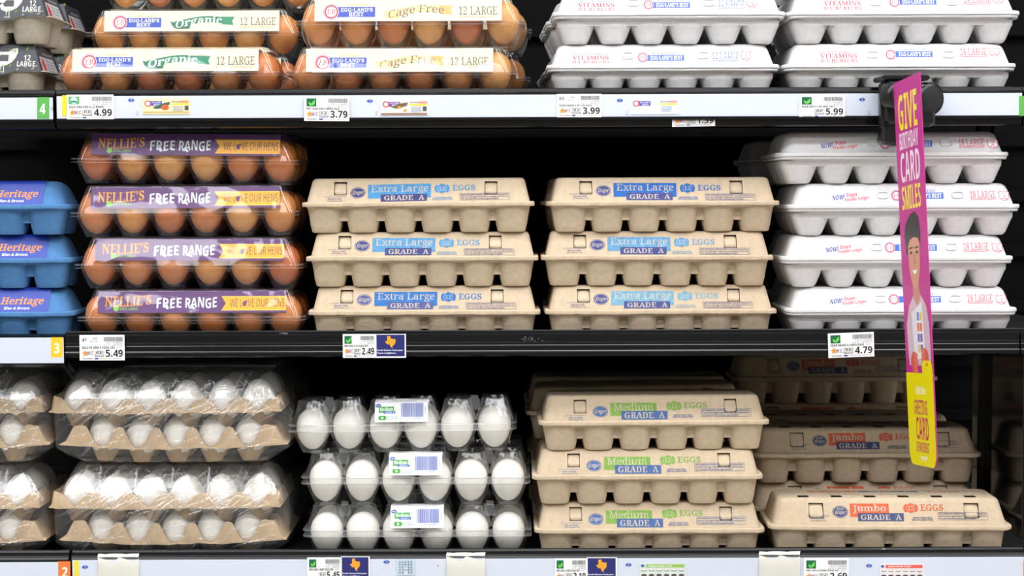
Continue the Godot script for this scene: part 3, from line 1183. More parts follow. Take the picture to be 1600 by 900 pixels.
func film_pack(label: String, group: String, where: Transform3D, what: String, cols: Array, printed: bool) -> Node3D:
	var t := thing("wrapped_egg_pack", label, "egg pack", group)
	t.transform = where
	var p5 := 0.0475
	var low := part(t, "pulp_tray", cached("flat5", func(): return flat_mesh(5, 3, p5, 0.029, 1.35, 1.35, 1.15, 0.006)), mats["pulp_flat"])
	low.position = Vector3(p5 * 0.06, 0, 0.035)
	var up := part(t, "pulp_tray", cached("flat6", func(): return flat_mesh(6, 3, p5, 0.008, 0.62, 0.95, 0.95, 0.002)), mats["pulp_flat"])
	up.position = Vector3(-p5 * 0.15, 0.0465, 0.035)
	part(t, "cover", cached("packcover", func():
		var m := MB.new()
		var xs := even(-0.12, 0.12, 12)
		var rows := []
		for e in [[0.083, 0.146, 0.0], [0.086, 0.145, 0.0], [0.118, 0.126, -0.017], [0.121, 0.122, -0.022]]:
			var l := ring(e[1], 0.100 + e[2], 0.012, e[0], xs)
			for k in l.size():
				l[k].z += 0.008
				l[k].z -= 0.0028 * (0.5 + 0.5 * cos(TAU * l[k].x / p5)) if l[k].z > 0 and e[0] > 0.1 else 0.0
			rows.append(l)
		m.grid(rows)
		m.cap(rows[-1], true)
		for k in range(-2, 3):
			m.quad(Vector3(k * p5 - 0.001, 0.086, 0.1075), Vector3(k * p5 + 0.001, 0.086, 0.1075), Vector3(k * p5 + 0.001, 0.119, 0.089), Vector3(k * p5 - 0.001, 0.119, 0.089))
		return m.commit()), mats["clear_plastic"])
	part(t, "film", cached("packfilm", func():
		var m := MB.new()
		var xs := even(-0.12, 0.12, 20)
		var rows := []
		for e in [[0.0005, 0.112, 0.092], [0.003, 0.124, 0.102], [0.012, 0.139, 0.112], [0.022, 0.1530, 0.1160], [0.036, 0.1525, 0.1150], [0.050, 0.1540, 0.1150], [0.068, 0.1545, 0.1165], [0.080, 0.1520, 0.1140], [0.088, 0.1490, 0.1110], [0.105, 0.1380, 0.1010], [0.121, 0.1290, 0.0900], [0.1235, 0.126, 0.085]]:
			var l := ring(e[1], e[2], 0.016, e[0], xs, 4, 6)
			for k in l.size():
				var q := l[k]
				var w := sin((q.x + q.y * 1.3) * 160.0 + 3.0 * wob.get_noise_2d(q.x * 200, q.y * 200)) * 0.0010 + wob.get_noise_3d(q.x * 400, q.y * 400, q.z * 400) * 0.0016
				l[k] = q + Vector3(0, 0, w if q.z > 0 else -w)
			rows.append(l)
		m.grid(rows)
		m.cap(rows[-1], true)
		m.cap(rows[0], false)
		# creases pulled slantwise across the front: low tents of film
		var front := func(x: float, y: float) -> Vector3:
			var prof := [[0.012, 0.112], [0.022, 0.1160], [0.036, 0.1150], [0.050, 0.1150], [0.068, 0.1165], [0.080, 0.1140], [0.088, 0.1110], [0.105, 0.1010], [0.121, 0.0900]]
			for k in prof.size() - 1:
				if y <= prof[k + 1][0]:
					return Vector3(x, y, lerpf(prof[k][1], prof[k + 1][1], (y - prof[k][0]) / (prof[k + 1][0] - prof[k][0])) + 0.0020)
			return Vector3(x, y, 0.09)
		var r := RandomNumberGenerator.new()
		r.seed = 51
		for n in 170:
			var dir := Vector2.from_angle(r.randfn(0.62, 0.28))
			var c := Vector2(r.randf_range(-0.125, 0.125), r.randf_range(0.022, 0.112))
			if n % 3 == 0:
				c = Vector2(r.randf_range(-0.11, 0.12), r.randf_range(0.066, 0.092))
			var half := r.randf_range(0.010, 0.034)
			var wide := r.randf_range(0.0008, 0.0022)
			var lift := wide * r.randf_range(0.25, 0.75)
			var strips := [PackedVector3Array(), PackedVector3Array(), PackedVector3Array()]
			for k in 6:
				var s := 1.0 - k / 2.5
				var taper := 1.0 - s * s * 0.95
				var q := c + dir * half * s + dir.orthogonal() * 0.002 * s * s
				q.y = clampf(q.y, 0.0125, 0.12)
				var side := dir.orthogonal() * wide * taper
				if side.y < 0:
					side = -side
				for e in 3:
					var w := q + side * (e - 1.0)
					strips[e].append(front.call(w.x, clampf(w.y, 0.0121, 0.1209)) + Vector3(0, 0, lift * taper if e == 1 else 0.0))
			m.grid([strips[0], strips[1]], false)
			m.grid([strips[1], strips[2]], false)
		return m.commit()), mats["film"])
	if printed:
		var lab := part(t, "top_label", cached("packlabel", func():
			var m := MB.new()
			m.box(Vector3(0.03, 0.1242, 0.035), Vector3(0.20, 0.0004, 0.07), 0.0001)
			return m.commit()), pane("label_film", 0.35, 0.2))
		part(lab, "print", cached("packprint", func():
			var a := Art.new(self, 0, 0, 1220.0)
			a.oval(-62, -20, 22, 26, C(20, 90, 130))
			a.text("GO", "serifb", -76, -34, -48, -8, C(200, 220, 225))
			a.text("60 EGGS", "serifb", -20, -34, 70, 0, C(40, 110, 140))
			a.barcode(95, -38, 150, 20, C(34, 60, 120), 9)
			return a.build(func(q): return Vector3(q.x + 0.01, 0.12445, 0.04 - q.y), Vector3.UP)), mats["gloss_print"])
	var order := ["first", "second", "third", "fourth", "fifth", "sixth"]
	for tier in 2:
		for j in ([0, 1] if tier == 0 else [0, 1, 2]):
			for i in (5 if tier == 0 else 6):
				if not (i in cols):
					continue
				var o := whole("white_egg", cached("eggw%d" % (i % 2), func(): return egg_mesh(0.0208 + 0.0006 * (i % 2), 0.0535, -0.10)), mats["egg_white"], "%s egg from %s side, %s row, %s tray of %s" % [order[i] if cols.size() == 6 else order[(4 if tier == 0 else 5) - i], "neighbouring case" if cols.size() == 6 else "case joint", ["front", "middle", "rear"][j], ["lower", "upper"][tier], what], "egg", "white eggs in film-wrapped packs")
				var x: float = (i - (2.0 if tier == 0 else 2.5)) * p5 + (p5 * 0.06 if tier == 0 else -p5 * 0.15)
				o.transform = where * Transform3D(Basis(Vector3.BACK, rng.randf_range(-0.07, 0.07)), Vector3(x, [0.0072, 0.0540][tier] + [0.006, 0.002][tier] * pow(x / 0.147, 2.0), 0.035 + (1 - j) * p5))
	return t


# ---------------------------------------------------------------- blue cartons and sleeved cartons
const BLUE := {"h1": 0.0350, "h2": 0.0690, "bx": 0.1450, "bz": 0.0520, "tx": 0.1330, "tz": 0.0350, "r": 0.022, "round": 0.012, "flange": 0.0050, "wave": 0.0012}

func blue_carton(label: String, group: String, variant: int) -> Node3D:
	var t := thing("blue_egg_carton", label, "egg carton", group)
	part(t, "lid", cached("bluelid", func(): return lid_mesh(BLUE)), mats["pulp_blue"])
	part(t, "tray", cached("bluetray", func(): return pulp_tray(BLUE.h1, 0.1455, 0.0525)), mats["pulp_blue"])
	var c := BLUE.duplicate()
	c.bz += 0.0006
	c.tz += 0.0006
	var at := face_point(c)
	var wrap := part(t, "label_wrap", cached("bluewrap", func():
		var m := MB.new()
		m.tint = C(38, 62, 160)
		var rows := []
		for e in [0.0022, 0.012, 0.0222]:
			var row := PackedVector3Array()
			for k in 9:
				var x: float = lerpf(0.119, -0.10, k / 8.0) - 0.05 * (0.0222 - e) * 0.6
				row.append(at.call(Vector2(x, e)))
			rows.append(row)
		for f in [[0.030, 0.3], [0.0340, 1.1], [0.0350, 3.0]]:
			var row := PackedVector3Array()
			for k in 9:
				row.append(Vector3(lerpf(0.119, -0.10, k / 8.0), c.h1 + f[0] - (0.0 if f[1] < 3 else 0.0004), lerpf(c.bz, c.tz, f[0] / 0.034) - [0.0, 0.0012, 0.0095][[0.3, 1.1, 3.0].find(f[1])]))
			rows.append(row)
		m.grid(rows, false)
		return m.commit()), mats["gloss_print"], "blue printed paper band")
	part(wrap, "print", cached("blueprint", func():
		var a := Art.new(self, -212, 472, 3431.0)
		a.text("Heritage", "serifb", -18, 394, 170, 436, C(246, 140, 30), 0.25)
		a.text("Blue & Brown", "serifb", -2, 436, 112, 448, C(226, 232, 244), 0.25)
		return a.build(at, face_up(c))), mats["gloss_print"])
	return t


const SLEEVE := {"h1": 0.0262, "h2": 0.0690, "bx": 0.1490, "bz": 0.0570, "tx": 0.1345, "tz": 0.0390, "r": 0.0015, "round": 0.0012, "arch": 0.0080, "wins": [[0.060, 0.0745]], "wy": [0.0525, 0.0605]}

func sleeve_carton(label: String, group: String) -> Node3D:
	var t := thing("sleeved_egg_carton", label, "egg carton", group)
	part(t, "tray", cached("greytray", func(): return pulp_tray(0.034, 0.1455, 0.0525)), mats["pulp_grey"])
	part(t, "rim", cached("greyrim", func():
		var m := MB.new()
		var xs := even(-0.118, 0.118, 12)
		m.grid([ring(0.140, 0.046, 0.012, 0.0335, xs, 4, 5, 0.0012), ring(0.1525, 0.0530, 0.012, 0.0325, xs, 4, 5, 0.0012), ring(0.1525, 0.0530, 0.012, 0.0345, xs, 4, 5, 0.0012), ring(0.142, 0.048, 0.012, 0.036, xs, 4, 5, 0.0012)])
		return m.commit()), mats["pulp_grey"])
	var sl := part(t, "sleeve", cached("sleeve", func(): return lid_mesh(SLEEVE)), mat("sleeve_board", Color8(52, 54, 62), 0.55), "black printed paperboard sleeve")
	part(t, "latch", cached("sleevelatch", func(): return tongue_mesh(0.0672, 0.0528, 0.0592, SLEEVE, 0.013)), mats["pulp_grey"])
	part(sl, "print", cached("sleeveprint", func():
		# pixels of a six-fold zoom, the lower of the two cartons
		var a := Art.new(self, -1.0 * 0.1475 * 7320.0 + 378.0, 706, 7320.0)
		var w := C(226, 226, 222)
		# hen, with the window left open in its body
		a.poly([Vector2(-88, 470), Vector2(-40, 500), Vector2(-5, 500), Vector2(10, 528), Vector2(-5, 548), Vector2(-20, 560), Vector2(-70, 540)], w)
		a.poly([Vector2(-5, 500), Vector2(80, 500), Vector2(120, 470), Vector2(165, 466), Vector2(168, 510), Vector2(150, 560), Vector2(118, 600), Vector2(70, 628), Vector2(20, 640), Vector2(-30, 620), Vector2(-50, 580), Vector2(-20, 560), Vector2(-5, 590), Vector2(84, 590), Vector2(84, 530), Vector2(10, 528)], w)
		for x in [20, 46]:
			a.line(Vector2(x, 632), Vector2(x + 4, 690), 7, w)
			a.line(Vector2(x - 18, 692), Vector2(x + 14, 690), 6, w)
		a.text("12", "sansb", 228, 532, 290, 584, w)
		a.text("LARGE", "sansb", 170, 590, 340, 640, w)
		var r := RandomNumberGenerator.new()
		r.seed = 4
		for k in 26:
			var x := r.randf_range(-700, 345)
			var y := r.randf_range(448, 520) if k % 2 else r.randf_range(640, 690)
			if absf(x - 250) < 100 and y > 500 and y < 645:
				continue
			var g: Color = [C(126, 172, 60), C(90, 140, 60), C(150, 190, 80)][k % 3]
			for s in 3:
				a.line(Vector2(x + s * 7, y), Vector2(x + s * 7 + r.randf_range(-14, 14), y - r.randf_range(16, 34)), 4, g)
			if k % 4 == 0:
				a.oval(x + 20, y - 12, 8, 8, C(190, 130, 190), 10)
		for k in a.pts.size():
			a.pts[k] = Vector2(a.pts[k].x - 0.004, 0.0045 + a.pts[k].y * 1.02)
		return a.build(face_point(SLEEVE), face_up(SLEEVE))), mats["ink"])
	part(sl, "print", cached("sleeveend", func():
		var a := Art.new(self, 0, 0, 1220.0)
		a.poly([Vector2(-44, -34), Vector2(36, -34), Vector2(44, -6), Vector2(-50, -6)], C(196, 198, 204))
		a.oval(-32, -20, 9, 12, C(206, 50, 54))
		a.text("KEEP REFRIGERATED", "sansb", -20, -41, 34, -37, C(190, 190, 190))
		for k in 4:
			a.rect(-16, -29 + k * 5, 30, -28 + k * 5, C(120, 122, 128))
		return a.build(func(p): return Vector3(lerpf(SLEEVE.bx, SLEEVE.tx, p.y / 0.0428), SLEEVE.h1 + p.y, -p.x), Vector3(0.0428, 0.0145, 0).normalized())), mats["ink"], "white panel with a red oval on the sleeve end")
	return t


# ---------------------------------------------------------------- putting things on shelves
# px: column of the thing's middle in the photograph; zf: its front; y: its base
func put(t: Node3D, px: float, y: float, zf: float, depth: float, turn := 0.0, roll := 0.0) -> Node3D:
	var x := P(px, 450.0, zf).x
	t.transform = Transform3D(Basis(Vector3.UP, turn) * Basis(Vector3.BACK, roll), Vector3(x, y, zf - depth / 2))
	return t


func price_tag(price: String, title: String, corner: String, label: String, tl: Vector2, br: Vector2, z: float, wic := true, roll := 0.0) -> void:
	var a0 := P(tl.x, tl.y, z)
	var b0 := P(br.x, br.y, z)
	var w := b0.x - a0.x
	var h := a0.y - b0.y
	var t := thing("price_tag", label, "price tag", "shelf price tags")
	t.transform = Transform3D(Basis(Vector3.BACK, roll), (a0 + b0) / 2)
	var m := MB.new()
	m.box(Vector3.ZERO, Vector3(w, h, 0.0006), 0.0001)
	part(t, "paper", m.commit(), mats["tag_paper"])
	var a := Art.new(self, 37, 20, 1.0 / PX)
	var k := w / (74.0 * PX)
	var dark := C(34, 36, 42)
	var j := h / (39.0 * PX)
	a.warp = func(p): return Vector2(37 + (p.x - 37) * k, 20 + (p.y - 19.5) * j)
	if corner == "leaf":
		a.rect(4, 3, 20, 16, C(14, 104, 62))
		a.poly([Vector2(7, 9), Vector2(11.5, 10.5), Vector2(12, 15), Vector2(9, 14)], C(120, 206, 90))
		a.poly([Vector2(18, 5), Vector2(17.5, 12), Vector2(12.6, 15), Vector2(12.5, 10)], C(120, 206, 90))
	elif corner == "seal":
		a.rect(3, 3, 20, 15, C(92, 172, 92))
		a.oval(11.5, 9, 5.5, 5.5, C(210, 234, 226), 16)
		a.rect(7, 9.5, 16, 12.5, C(40, 140, 150))
	else:
		a.text(corner, "sansb", 4, 5, 12, 10, dark)
		a.text("DAIRY", "sans", 22, 4, 30, 7, dark)
		a.text("03071122", "sans", 17, 8.5, 30, 11, dark)
	a.barcode(40, 3, 71, 10, C(70, 70, 74), hash(price))
	a.text("0 011110 60932", "sans", 44, 11, 71, 13.4, dark)
	a.text("03 12    06/05/22", "sans", 40, 14.4, 71, 16.4, dark)
	a.text(title, "sansb", 4, 17.5, 58, 21, dark)
	a.text("12 CT", "sans", 61, 17.5, 69, 20.5, dark)
	if wic:
		a.poly([Vector2(9, 22), Vector2(10.5, 26), Vector2(14, 26.4), Vector2(11.4, 29), Vector2(12.4, 33), Vector2(9, 30.6), Vector2(5.6, 33), Vector2(6.6, 29), Vector2(4, 26.4), Vector2(7.5, 26)], C(240, 150, 40))
		a.text("W", "sansb", 12, 25, 17.5, 31, C(120, 80, 160))
		a.text("I", "sansb", 18, 25, 19, 31, C(90, 170, 90))
		a.text("C", "sansb", 19.6, 25, 23, 31, C(214, 60, 60))
	a.frame(25, 24, 40, 33, 0.5, dark)
	a.text(str(snappedf(price.to_float() / 12 * 100, 0.1)) + "¢", "sansb", 27, 25, 38, 29, dark)
	a.text("PER DOZEN", "sans", 26, 30, 39, 32.4, dark)
	a.text(price, "sansb", 43, 22.5, 71, 33.5, dark)
	a.rect(25, 35, 31, 37, C(40, 60, 150))
	a.text("YIELD 0 03/90 U", "sansb", 5, 35, 22, 37, dark)
	a.text("0 3512 01122   060 522 11", "sans", 33, 35, 69, 37, dark)
	part(t, "print", a.build(func(p): return Vector3(p.x, p.y, 0.0003), Vector3.BACK), mats["gloss_print"])


func texas_tag(label: String, tl: Vector2, br: Vector2, z: float) -> void:
	var a0 := P(tl.x, tl.y, z)
	var b0 := P(br.x, br.y, z)
	var t := thing("promotion_tag", label, "shelf tag", "navy promotion tags")
	t.position = (a0 + b0) / 2
	var w := b0.x - a0.x
	var h := a0.y - b0.y
	var m := MB.new()
	m.box(Vector3.ZERO, Vector3(w, h, 0.0006), 0.0001)
	part(t, "paper", m.commit(), mats["tag_paper"])
	var a := Art.new(self, 0, 0, 1)
	a.warp = func(p): return Vector2((p.x - 940) / 320 * w, (p.y - 200) / 245 * h)
	a.rect(788, 84, 1086, 306, C(40, 44, 108))
	a.poly([Vector2(902, 98), Vector2(936, 98), Vector2(938, 122), Vector2(966, 128), Vector2(988, 128), Vector2(990, 162), Vector2(980, 182), Vector2(956, 202), Vector2(962, 220), Vector2(942, 214), Vector2(920, 176), Vector2(904, 186), Vector2(876, 152), Vector2(902, 150)], C(246, 160, 40))
	a.text("Fresh flavors from your", "sansb", 796, 236, 1066, 256, C(240, 240, 244))
	a.text("Texas neighbors.", "sansb", 796, 264, 995, 286, C(240, 240, 244))
	part(t, "print", a.build(func(p): return Vector3(p.x, p.y, 0.0003), Vector3.BACK), mats["gloss_print"])


# paper picture of a carton, as set on a strip: kind chooses what is printed
func picture_tag(kind: String, label: String, tl: Vector2, br: Vector2, z: float) -> void:
	var a0 := P(tl.x, tl.y, z)
	var b0 := P(br.x, br.y, z)
	var t := thing("product_picture_tag", label, "shelf tag", "small printed product pictures")
	t.position = (a0 + b0) / 2
	var w := b0.x - a0.x
	var h := a0.y - b0.y
	var m := MB.new()
	m.box(Vector3.ZERO, Vector3(w, h, 0.0004), 0.0001)
	part(t, "paper", m.commit(), mat("pic_" + kind, {"yellow": Color8(240, 224, 176), "cage": Color8(226, 222, 214), "pale": Color8(224, 230, 240), "flat": Color8(190, 208, 222), "medium": Color8(206, 220, 212), "jumbo": Color8(226, 218, 220)}[kind], 0.55))
	var a := Art.new(self, 0, 0, 1)
	a.warp = func(p): return Vector2((p.x - 50) / 100 * w, (p.y - 50) / 100 * h)
	if kind in ["yellow", "cage", "pale"]:
		var blue := C(84, 88, 176) if kind != "cage" else C(104, 74, 150)
		a.rect(14, 16, 42, 46, blue)
		a.text("EGG·LAND'S", "serifb", 20, 20, 40, 29, C(240, 240, 240))
		a.text("BEST", "serifb", 24, 33, 38, 43, C(240, 240, 240))
		a.oval(12, 32, 7, 20, C(220, 80, 90), 16)
		a.oval(12, 32, 4.5, 13, C(244, 230, 226), 16)
		if kind == "yellow":
			a.poly([Vector2(22, 56), Vector2(44, 30), Vector2(58, 20), Vector2(58, 38), Vector2(40, 62), Vector2(28, 66)], C(66, 104, 84))
			a.oval(48, 56, 8, 18, C(206, 98, 62), 18)
			a.rect(2, 82, 98, 92, C(206, 180, 120))
		elif kind == "cage":
			a.poly([Vector2(22, 50), Vector2(44, 26), Vector2(58, 20), Vector2(56, 40), Vector2(36, 60)], C(120, 96, 70))
			for q in [[40, 52], [52, 70]]:
				a.oval(q[0], q[1], 4, 8, C(240, 160, 60), 14)
			a.rect(2, 86, 98, 97, C(150, 110, 96))
		a.text("MORE THAN JUST", "sansb", 62, 16, 80, 26, C(70, 80, 170))
		a.text("NUTRITIOUS!", "sansb", 80, 14, 98, 28, C(216, 60, 70), 0.2)
		a.rect(62, 30, 98, 40, C(248, 220, 70))
		for k in 4:
			a.rect(64, 50 + k * 9, 86, 53 + k * 9, C(130, 150, 190))
		if kind != "pale":
			a.rect(89, 46, 97, 74, C(80, 84, 96))
	elif kind == "flat":
		for i in 5:
			a.rect(18 + i * 15, 10, 20 + i * 15, 84, C(130, 140, 150))
			a.rect(10, 18 + i * 16, 90, 20 + i * 16, C(150, 158, 166))
			for k in 5:
				a.oval(19 + i * 15, 19 + k * 16, 3, 4, C(110, 116, 126), 8)
		a.rect(44, 50, 60, 96, C(216, 226, 236))
		a.rect(46, 64, 58, 70, C(70, 100, 180))
	else:
		var ink := C(150, 190, 90) if kind == "medium" else C(226, 90, 80)
		a.rect(14, 6, 96, 24, ink)
		a.text("Medium GRADE A EGGS" if kind == "medium" else "Jumbo GRADE A EGGS", "serifb", 20, 9, 70, 21, C(236, 240, 236))
		a.oval(7, 14, 4, 8, C(70, 100, 170), 14)
		for i in 6:
			a.oval(10 + i * 16, 38, 6, 7, C(84, 74, 76), 14)
			a.oval(10 + i * 16, 35, 6, 7, C(222, 216, 212), 14)
			a.oval(10 + i * 16, 66, 6, 7, C(84, 74, 76), 14)
		a.rect(36, 80, 66, 94, C(84, 110, 176))
		a.rect(72, 80, 84, 94, ink)
	part(t, "print", a.build(func(p): return Vector3(p.x, p.y, 0.0002), Vector3.BACK), mats["gloss_print"])


func tape_strip(x0: float, x1: float, label: String) -> void:
	var m := MB.new()
	var rows := []
	var i := 0
	for e in [[857.6, 0.0005], [862.0, 0.0055], [866.5, 0.0080], [872.0, 0.0105], [885.0, 0.0122], [906.0, 0.0125]]:
		var row := PackedVector3Array()
		for k in 7:
			var p := P(lerpf(x1, x0, k / 6.0) + 0.6 * sin(i * 2.1), e[0] + 4.0 - (lerpf(x0, x1, 1 - k / 6.0)) * 0.0035, e[1] + 0.0012)
			row.append(p + Vector3(0, 0, 0.0004 * sin(k * 2.0 + i)))
		rows.push_front(row)
		i += 1
	m.grid(rows, false)
	whole("tape_strip", m.commit(), mats["tape"], label, "tape", "pieces of masking tape on the bottom strip")


# one deck with its front edge. front: profile in (z, pixel row) of the edge
func shelf(label: String, x0: float, x1: float, deck_y: float, edge: Array, strip: Array, zback := -0.6, strip_col := "strip_paper") -> Node3D:
	var t := thing("display_shelf", label, "shelf", "black shelves of the egg case")
	var m := MB.new()
	m.box(Vector3((x0 + x1) / 2, deck_y - 0.009, (zback - 0.002) / 2), Vector3(x1 - x0, 0.018, absf(zback) - 0.002), 0.001)
	part(t, "deck", m.commit(), mats["black_matte"])
	var e := MB.new()
	var prof := []
	for q in edge:
		prof.append(Vector2(q[0], P(800, q[1], q[0]).y))
	e.sweep(prof, x0, x1)
	part(t, "edge_bumper", e.commit(), mats["black_plastic"])
	if strip:
		var s := MB.new()
		s.box(Vector3((x0 + x1) / 2, (P(800, strip[0], strip[2]).y + P(800, strip[1], strip[2]).y) / 2, strip[2] - 0.0006), Vector3(x1 - x0 - 0.002, P(800, strip[0], strip[2]).y - P(800, strip[1], strip[2]).y, 0.0012), 0.0002)
		part(t, "price_strip", s.commit(), mats[strip_col])
	return t


func strip_mark(t: Node3D, z: float, art: Callable) -> void:
	var a := Art.new(self, 0, 0, 1)
	a.warp = func(p):
		var q := P(p.x, p.y, z)
		return Vector2(q.x, -q.y)
	art.call(a)
	part(t, "print", a.build(func(p): return Vector3(p.x, p.y, z), Vector3.BACK), mats["gloss_print"])


func hanging_sign() -> void:
	var tl := P(1396, 131, 0.085)
	var tr := P(1437, 112, 0.180)
	var bl := P(1423, 724, 0.080)
	var br := tr + (bl - tl) * 1.0
	var at := func(p: Vector2) -> Vector3:
		var v := clampf(-p.y / 610.0, 0.0, 1.0)
		var u := p.x / 100.0
		return tl.lerp(tr, u).lerp(bl.lerp(br, u), v)
	var up := (tr - tl).cross(bl - tl).normalized()
	if up.dot(Vector3(0, EYE, DIST) - tl) < 0:
		up = -up
	var t := thing("hanging_sign", "tall narrow magenta and yellow greeting card sign jutting out from shelf edge", "sign")
	var m := MB.new()
	# outline with rounded lower corners
	var line := [Vector2(0, 0), Vector2(100, 0)]
	for c in [[88, 592, 0.0], [12, 592, PI / 2]]:
		for k in 5:
			var a: float = c[2] + PI / 2 * k / 4.0
			line.append(Vector2(c[0] + 12 * cos(a), c[1] + 18 * sin(a)))
	var poly := PackedVector2Array(line)
	var tri := Geometry2D.triangulate_polygon(poly)
	for side in [0.0, -0.0012]:
		for k in range(0, tri.size(), 3):
			var f := m.v.size()
			for q in 3:
				var p := poly[tri[k + q]]
				m.vert(at.call(Vector2(p.x, -p.y)) + up * side)
			m.tri(f, f + 1, f + 2)
	for k in poly.size():
		var p := poly[k]
		var q := poly[(k + 1) % poly.size()]
		m.quad(at.call(Vector2(p.x, -p.y)), at.call(Vector2(q.x, -q.y)), at.call(Vector2(q.x, -q.y)) - up * 0.0012, at.call(Vector2(p.x, -p.y)) - up * 0.0012)
	part(t, "panel", m.commit(), mat("sign_magenta", Color8(196, 42, 142), 0.45))
	var a := Art.new(self, 0, 0, 1.0)
	var yel := C(250, 232, 20)
	var wht := C(246, 226, 238)
	# the picture: a person in a pink shirt holding a card
	a.text("GIVE", "sansb", 14, 22, 84, 78, yel)
	a.text("BIRTHDAY", "sansb", 14, 82, 84, 108, wht)
	a.text("CARD", "sansb", 14, 113, 86, 160, wht)
	a.text("SMILES", "sansb", 14, 166, 84, 203, yel)
	var skin := C(214, 150, 122)
	a.poly([Vector2(14, 450), Vector2(10, 384), Vector2(22, 356), Vector2(42, 338), Vector2(66, 338), Vector2(86, 356), Vector2(94, 384), Vector2(96, 450)], C(214, 182, 196))
	a.poly([Vector2(40, 316), Vector2(62, 316), Vector2(66, 344), Vector2(54, 356), Vector2(40, 344)], C(200, 134, 108))
	a.poly([Vector2(28, 262), Vector2(34, 246), Vector2(66, 244), Vector2(72, 262), Vector2(70, 298), Vector2(62, 322), Vector2(50, 330), Vector2(38, 320), Vector2(30, 298)], skin)
	a.poly([Vector2(20, 270), Vector2(16, 244), Vector2(22, 226), Vector2(40, 212), Vector2(58, 208), Vector2(72, 218), Vector2(76, 242), Vector2(74, 262), Vector2(66, 250), Vector2(50, 248), Vector2(36, 252), Vector2(28, 262), Vector2(26, 276)], C(34, 26, 30))
	for x in [39, 61]:
		a.oval(x, 272, 5, 2.4, C(40, 26, 24), 12)
		a.line(Vector2(x - 7, 265), Vector2(x + 7, 264), 2.6, C(40, 28, 26))
	a.poly([Vector2(49, 274), Vector2(53, 274), Vector2(56, 290), Vector2(47, 290)], C(196, 128, 102))
	a.poly([Vector2(42, 300), Vector2(60, 299), Vector2(56, 305), Vector2(46, 306)], C(248, 244, 240))
	a.poly([Vector2(30, 366), Vector2(46, 360), Vector2(50, 440), Vector2(36, 446)], C(228, 226, 238))
	a.poly([Vector2(46, 360), Vector2(70, 350), Vector2(76, 436), Vector2(50, 440)], C(238, 236, 244))
	var r := RandomNumberGenerator.new()
	r.seed = 11
	for i in 2:
		for j in 4:
			a.rect(50 + i * 10, 366 + j * 17, 58 + i * 10, 379 + j * 17, [C(90, 150, 210), C(230, 120, 70), C(120, 90, 180), C(240, 200, 90), C(90, 170, 140)][r.randi_range(0, 4)])
	for s in [[34, 446], [74, 440]]:
		a.oval(s[0], s[1], 13, 18, C(220, 92, 74), 18)
		for k in 4:
			a.oval(s[0] + (6 if s[0] < 50 else -6), s[1] - 12 + k * 8, 7, 4, C(230, 120, 98), 12)
	a.poly([Vector2(0, 462), Vector2(62, 462), Vector2(62, 448), Vector2(66, 442), Vector2(94, 442), Vector2(98, 448), Vector2(100, 462), Vector2(100, 592), Vector2(94, 606), Vector2(88, 610), Vector2(12, 610), Vector2(5, 606), Vector2(0, 592)], C(240, 226, 10))
	a.oval(80, 448, 4, 3, C(230, 130, 30), 10)
	a.text("Visit the", "sansb", 34, 482, 70, 496, C(250, 250, 230))
	var mag := C(196, 30, 90)
	a.text("GREETING", "sansb", 26, 505, 74, 528, mag)
	a.text("CARD", "sansb", 30, 532, 76, 568, mag)
	a.text("DEPARTMENT", "sansb", 28, 572, 76, 588, mag)
	a.text("today!", "sansb", 42, 592, 66, 603, C(250, 250, 230))
	part(t, "print", a.build(at, up), mats["gloss_print"])
	# clamp that grips the shelf edge
	var c := thing("sign_clamp", "black plastic clamp with round knobs gripping the upper shelf edge", "clamp")
	var body := MB.new()
	var p0 := P(1372, 128, 0.02)
	var p1 := P(1408, 196, 0.02)
	body.box(Vector3((p0.x + p1.x) / 2, (p0.y + p1.y) / 2, 0.038), Vector3(p1.x - p0.x, p0.y - p1.y, 0.040), 0.004)
	body.box(Vector3((p0.x + p1.x) / 2 + 0.012, p0.y + 0.003, 0.030), Vector3(p1.x - p0.x + 0.03, 0.007, 0.055), 0.002)
	part(c, "body", body.commit(), mats["clamp_black"])
	var jaw := MB.new()
	var q0 := P(1366, 192, 0.02)
	var q1 := P(1397, 228, 0.02)
	jaw.box(Vector3((q0.x + q1.x) / 2 + 0.004, (q0.y + q1.y) / 2, 0.034), Vector3(q1.x - q0.x, q0.y - q1.y, 0.030), 0.004, Basis(Vector3.BACK, -0.12))
	jaw.box(Vector3(q0.x + 0.003, q0.y + 0.012, 0.052), Vector3(0.005, 0.040, 0.006), 0.001, Basis(Vector3.BACK, 0.05))
	part(c, "jaw", jaw.commit(), mats["clamp_black"])
	var facing := Basis(Vector3.RIGHT, PI / 2)
	for k in [[1389, 150, 0.017, 0.058], [1441, 155, 0.021, 0.030]]:
		var knob := MB.new()
		var o := P(k[0], k[1], k[3])
		var R: float = k[2]
		knob.lathe([Vector2(0.0001, 0.020), Vector2(R * 0.75, 0.020), Vector2(R * 0.8, 0.018), Vector2(R * 0.9, 0.0185), Vector2(R, 0.015), Vector2(R, 0.002), Vector2(R * 0.9, 0.0), Vector2(0.0001, 0.0)], 32, o, Basis(Vector3.RIGHT, PI / 2) * Basis(Vector3.BACK, -0.5))
		part(c, "knob", knob.commit(), mats["clamp_black"])
	var b := MB.new()
	var s0 := P(1430, 185, 0.025)
	b.box(s0 + Vector3(0.002, 0.0, 0.01), Vector3(0.036, 0.022, 0.03), 0.004)
	part(c, "holder", b.commit(), mats["clamp_black"])
	var w := Art.new(self, 0, 0, 1)
	w.text("FFr", "sansb", 0, 0, 10, 4, C(170, 172, 176))
	part(c, "print", w.build(func(p): return P(1437.0 + p.x, 135.5 - p.y - 4.0, 0.051), Vector3.BACK), mats["gloss_print"])


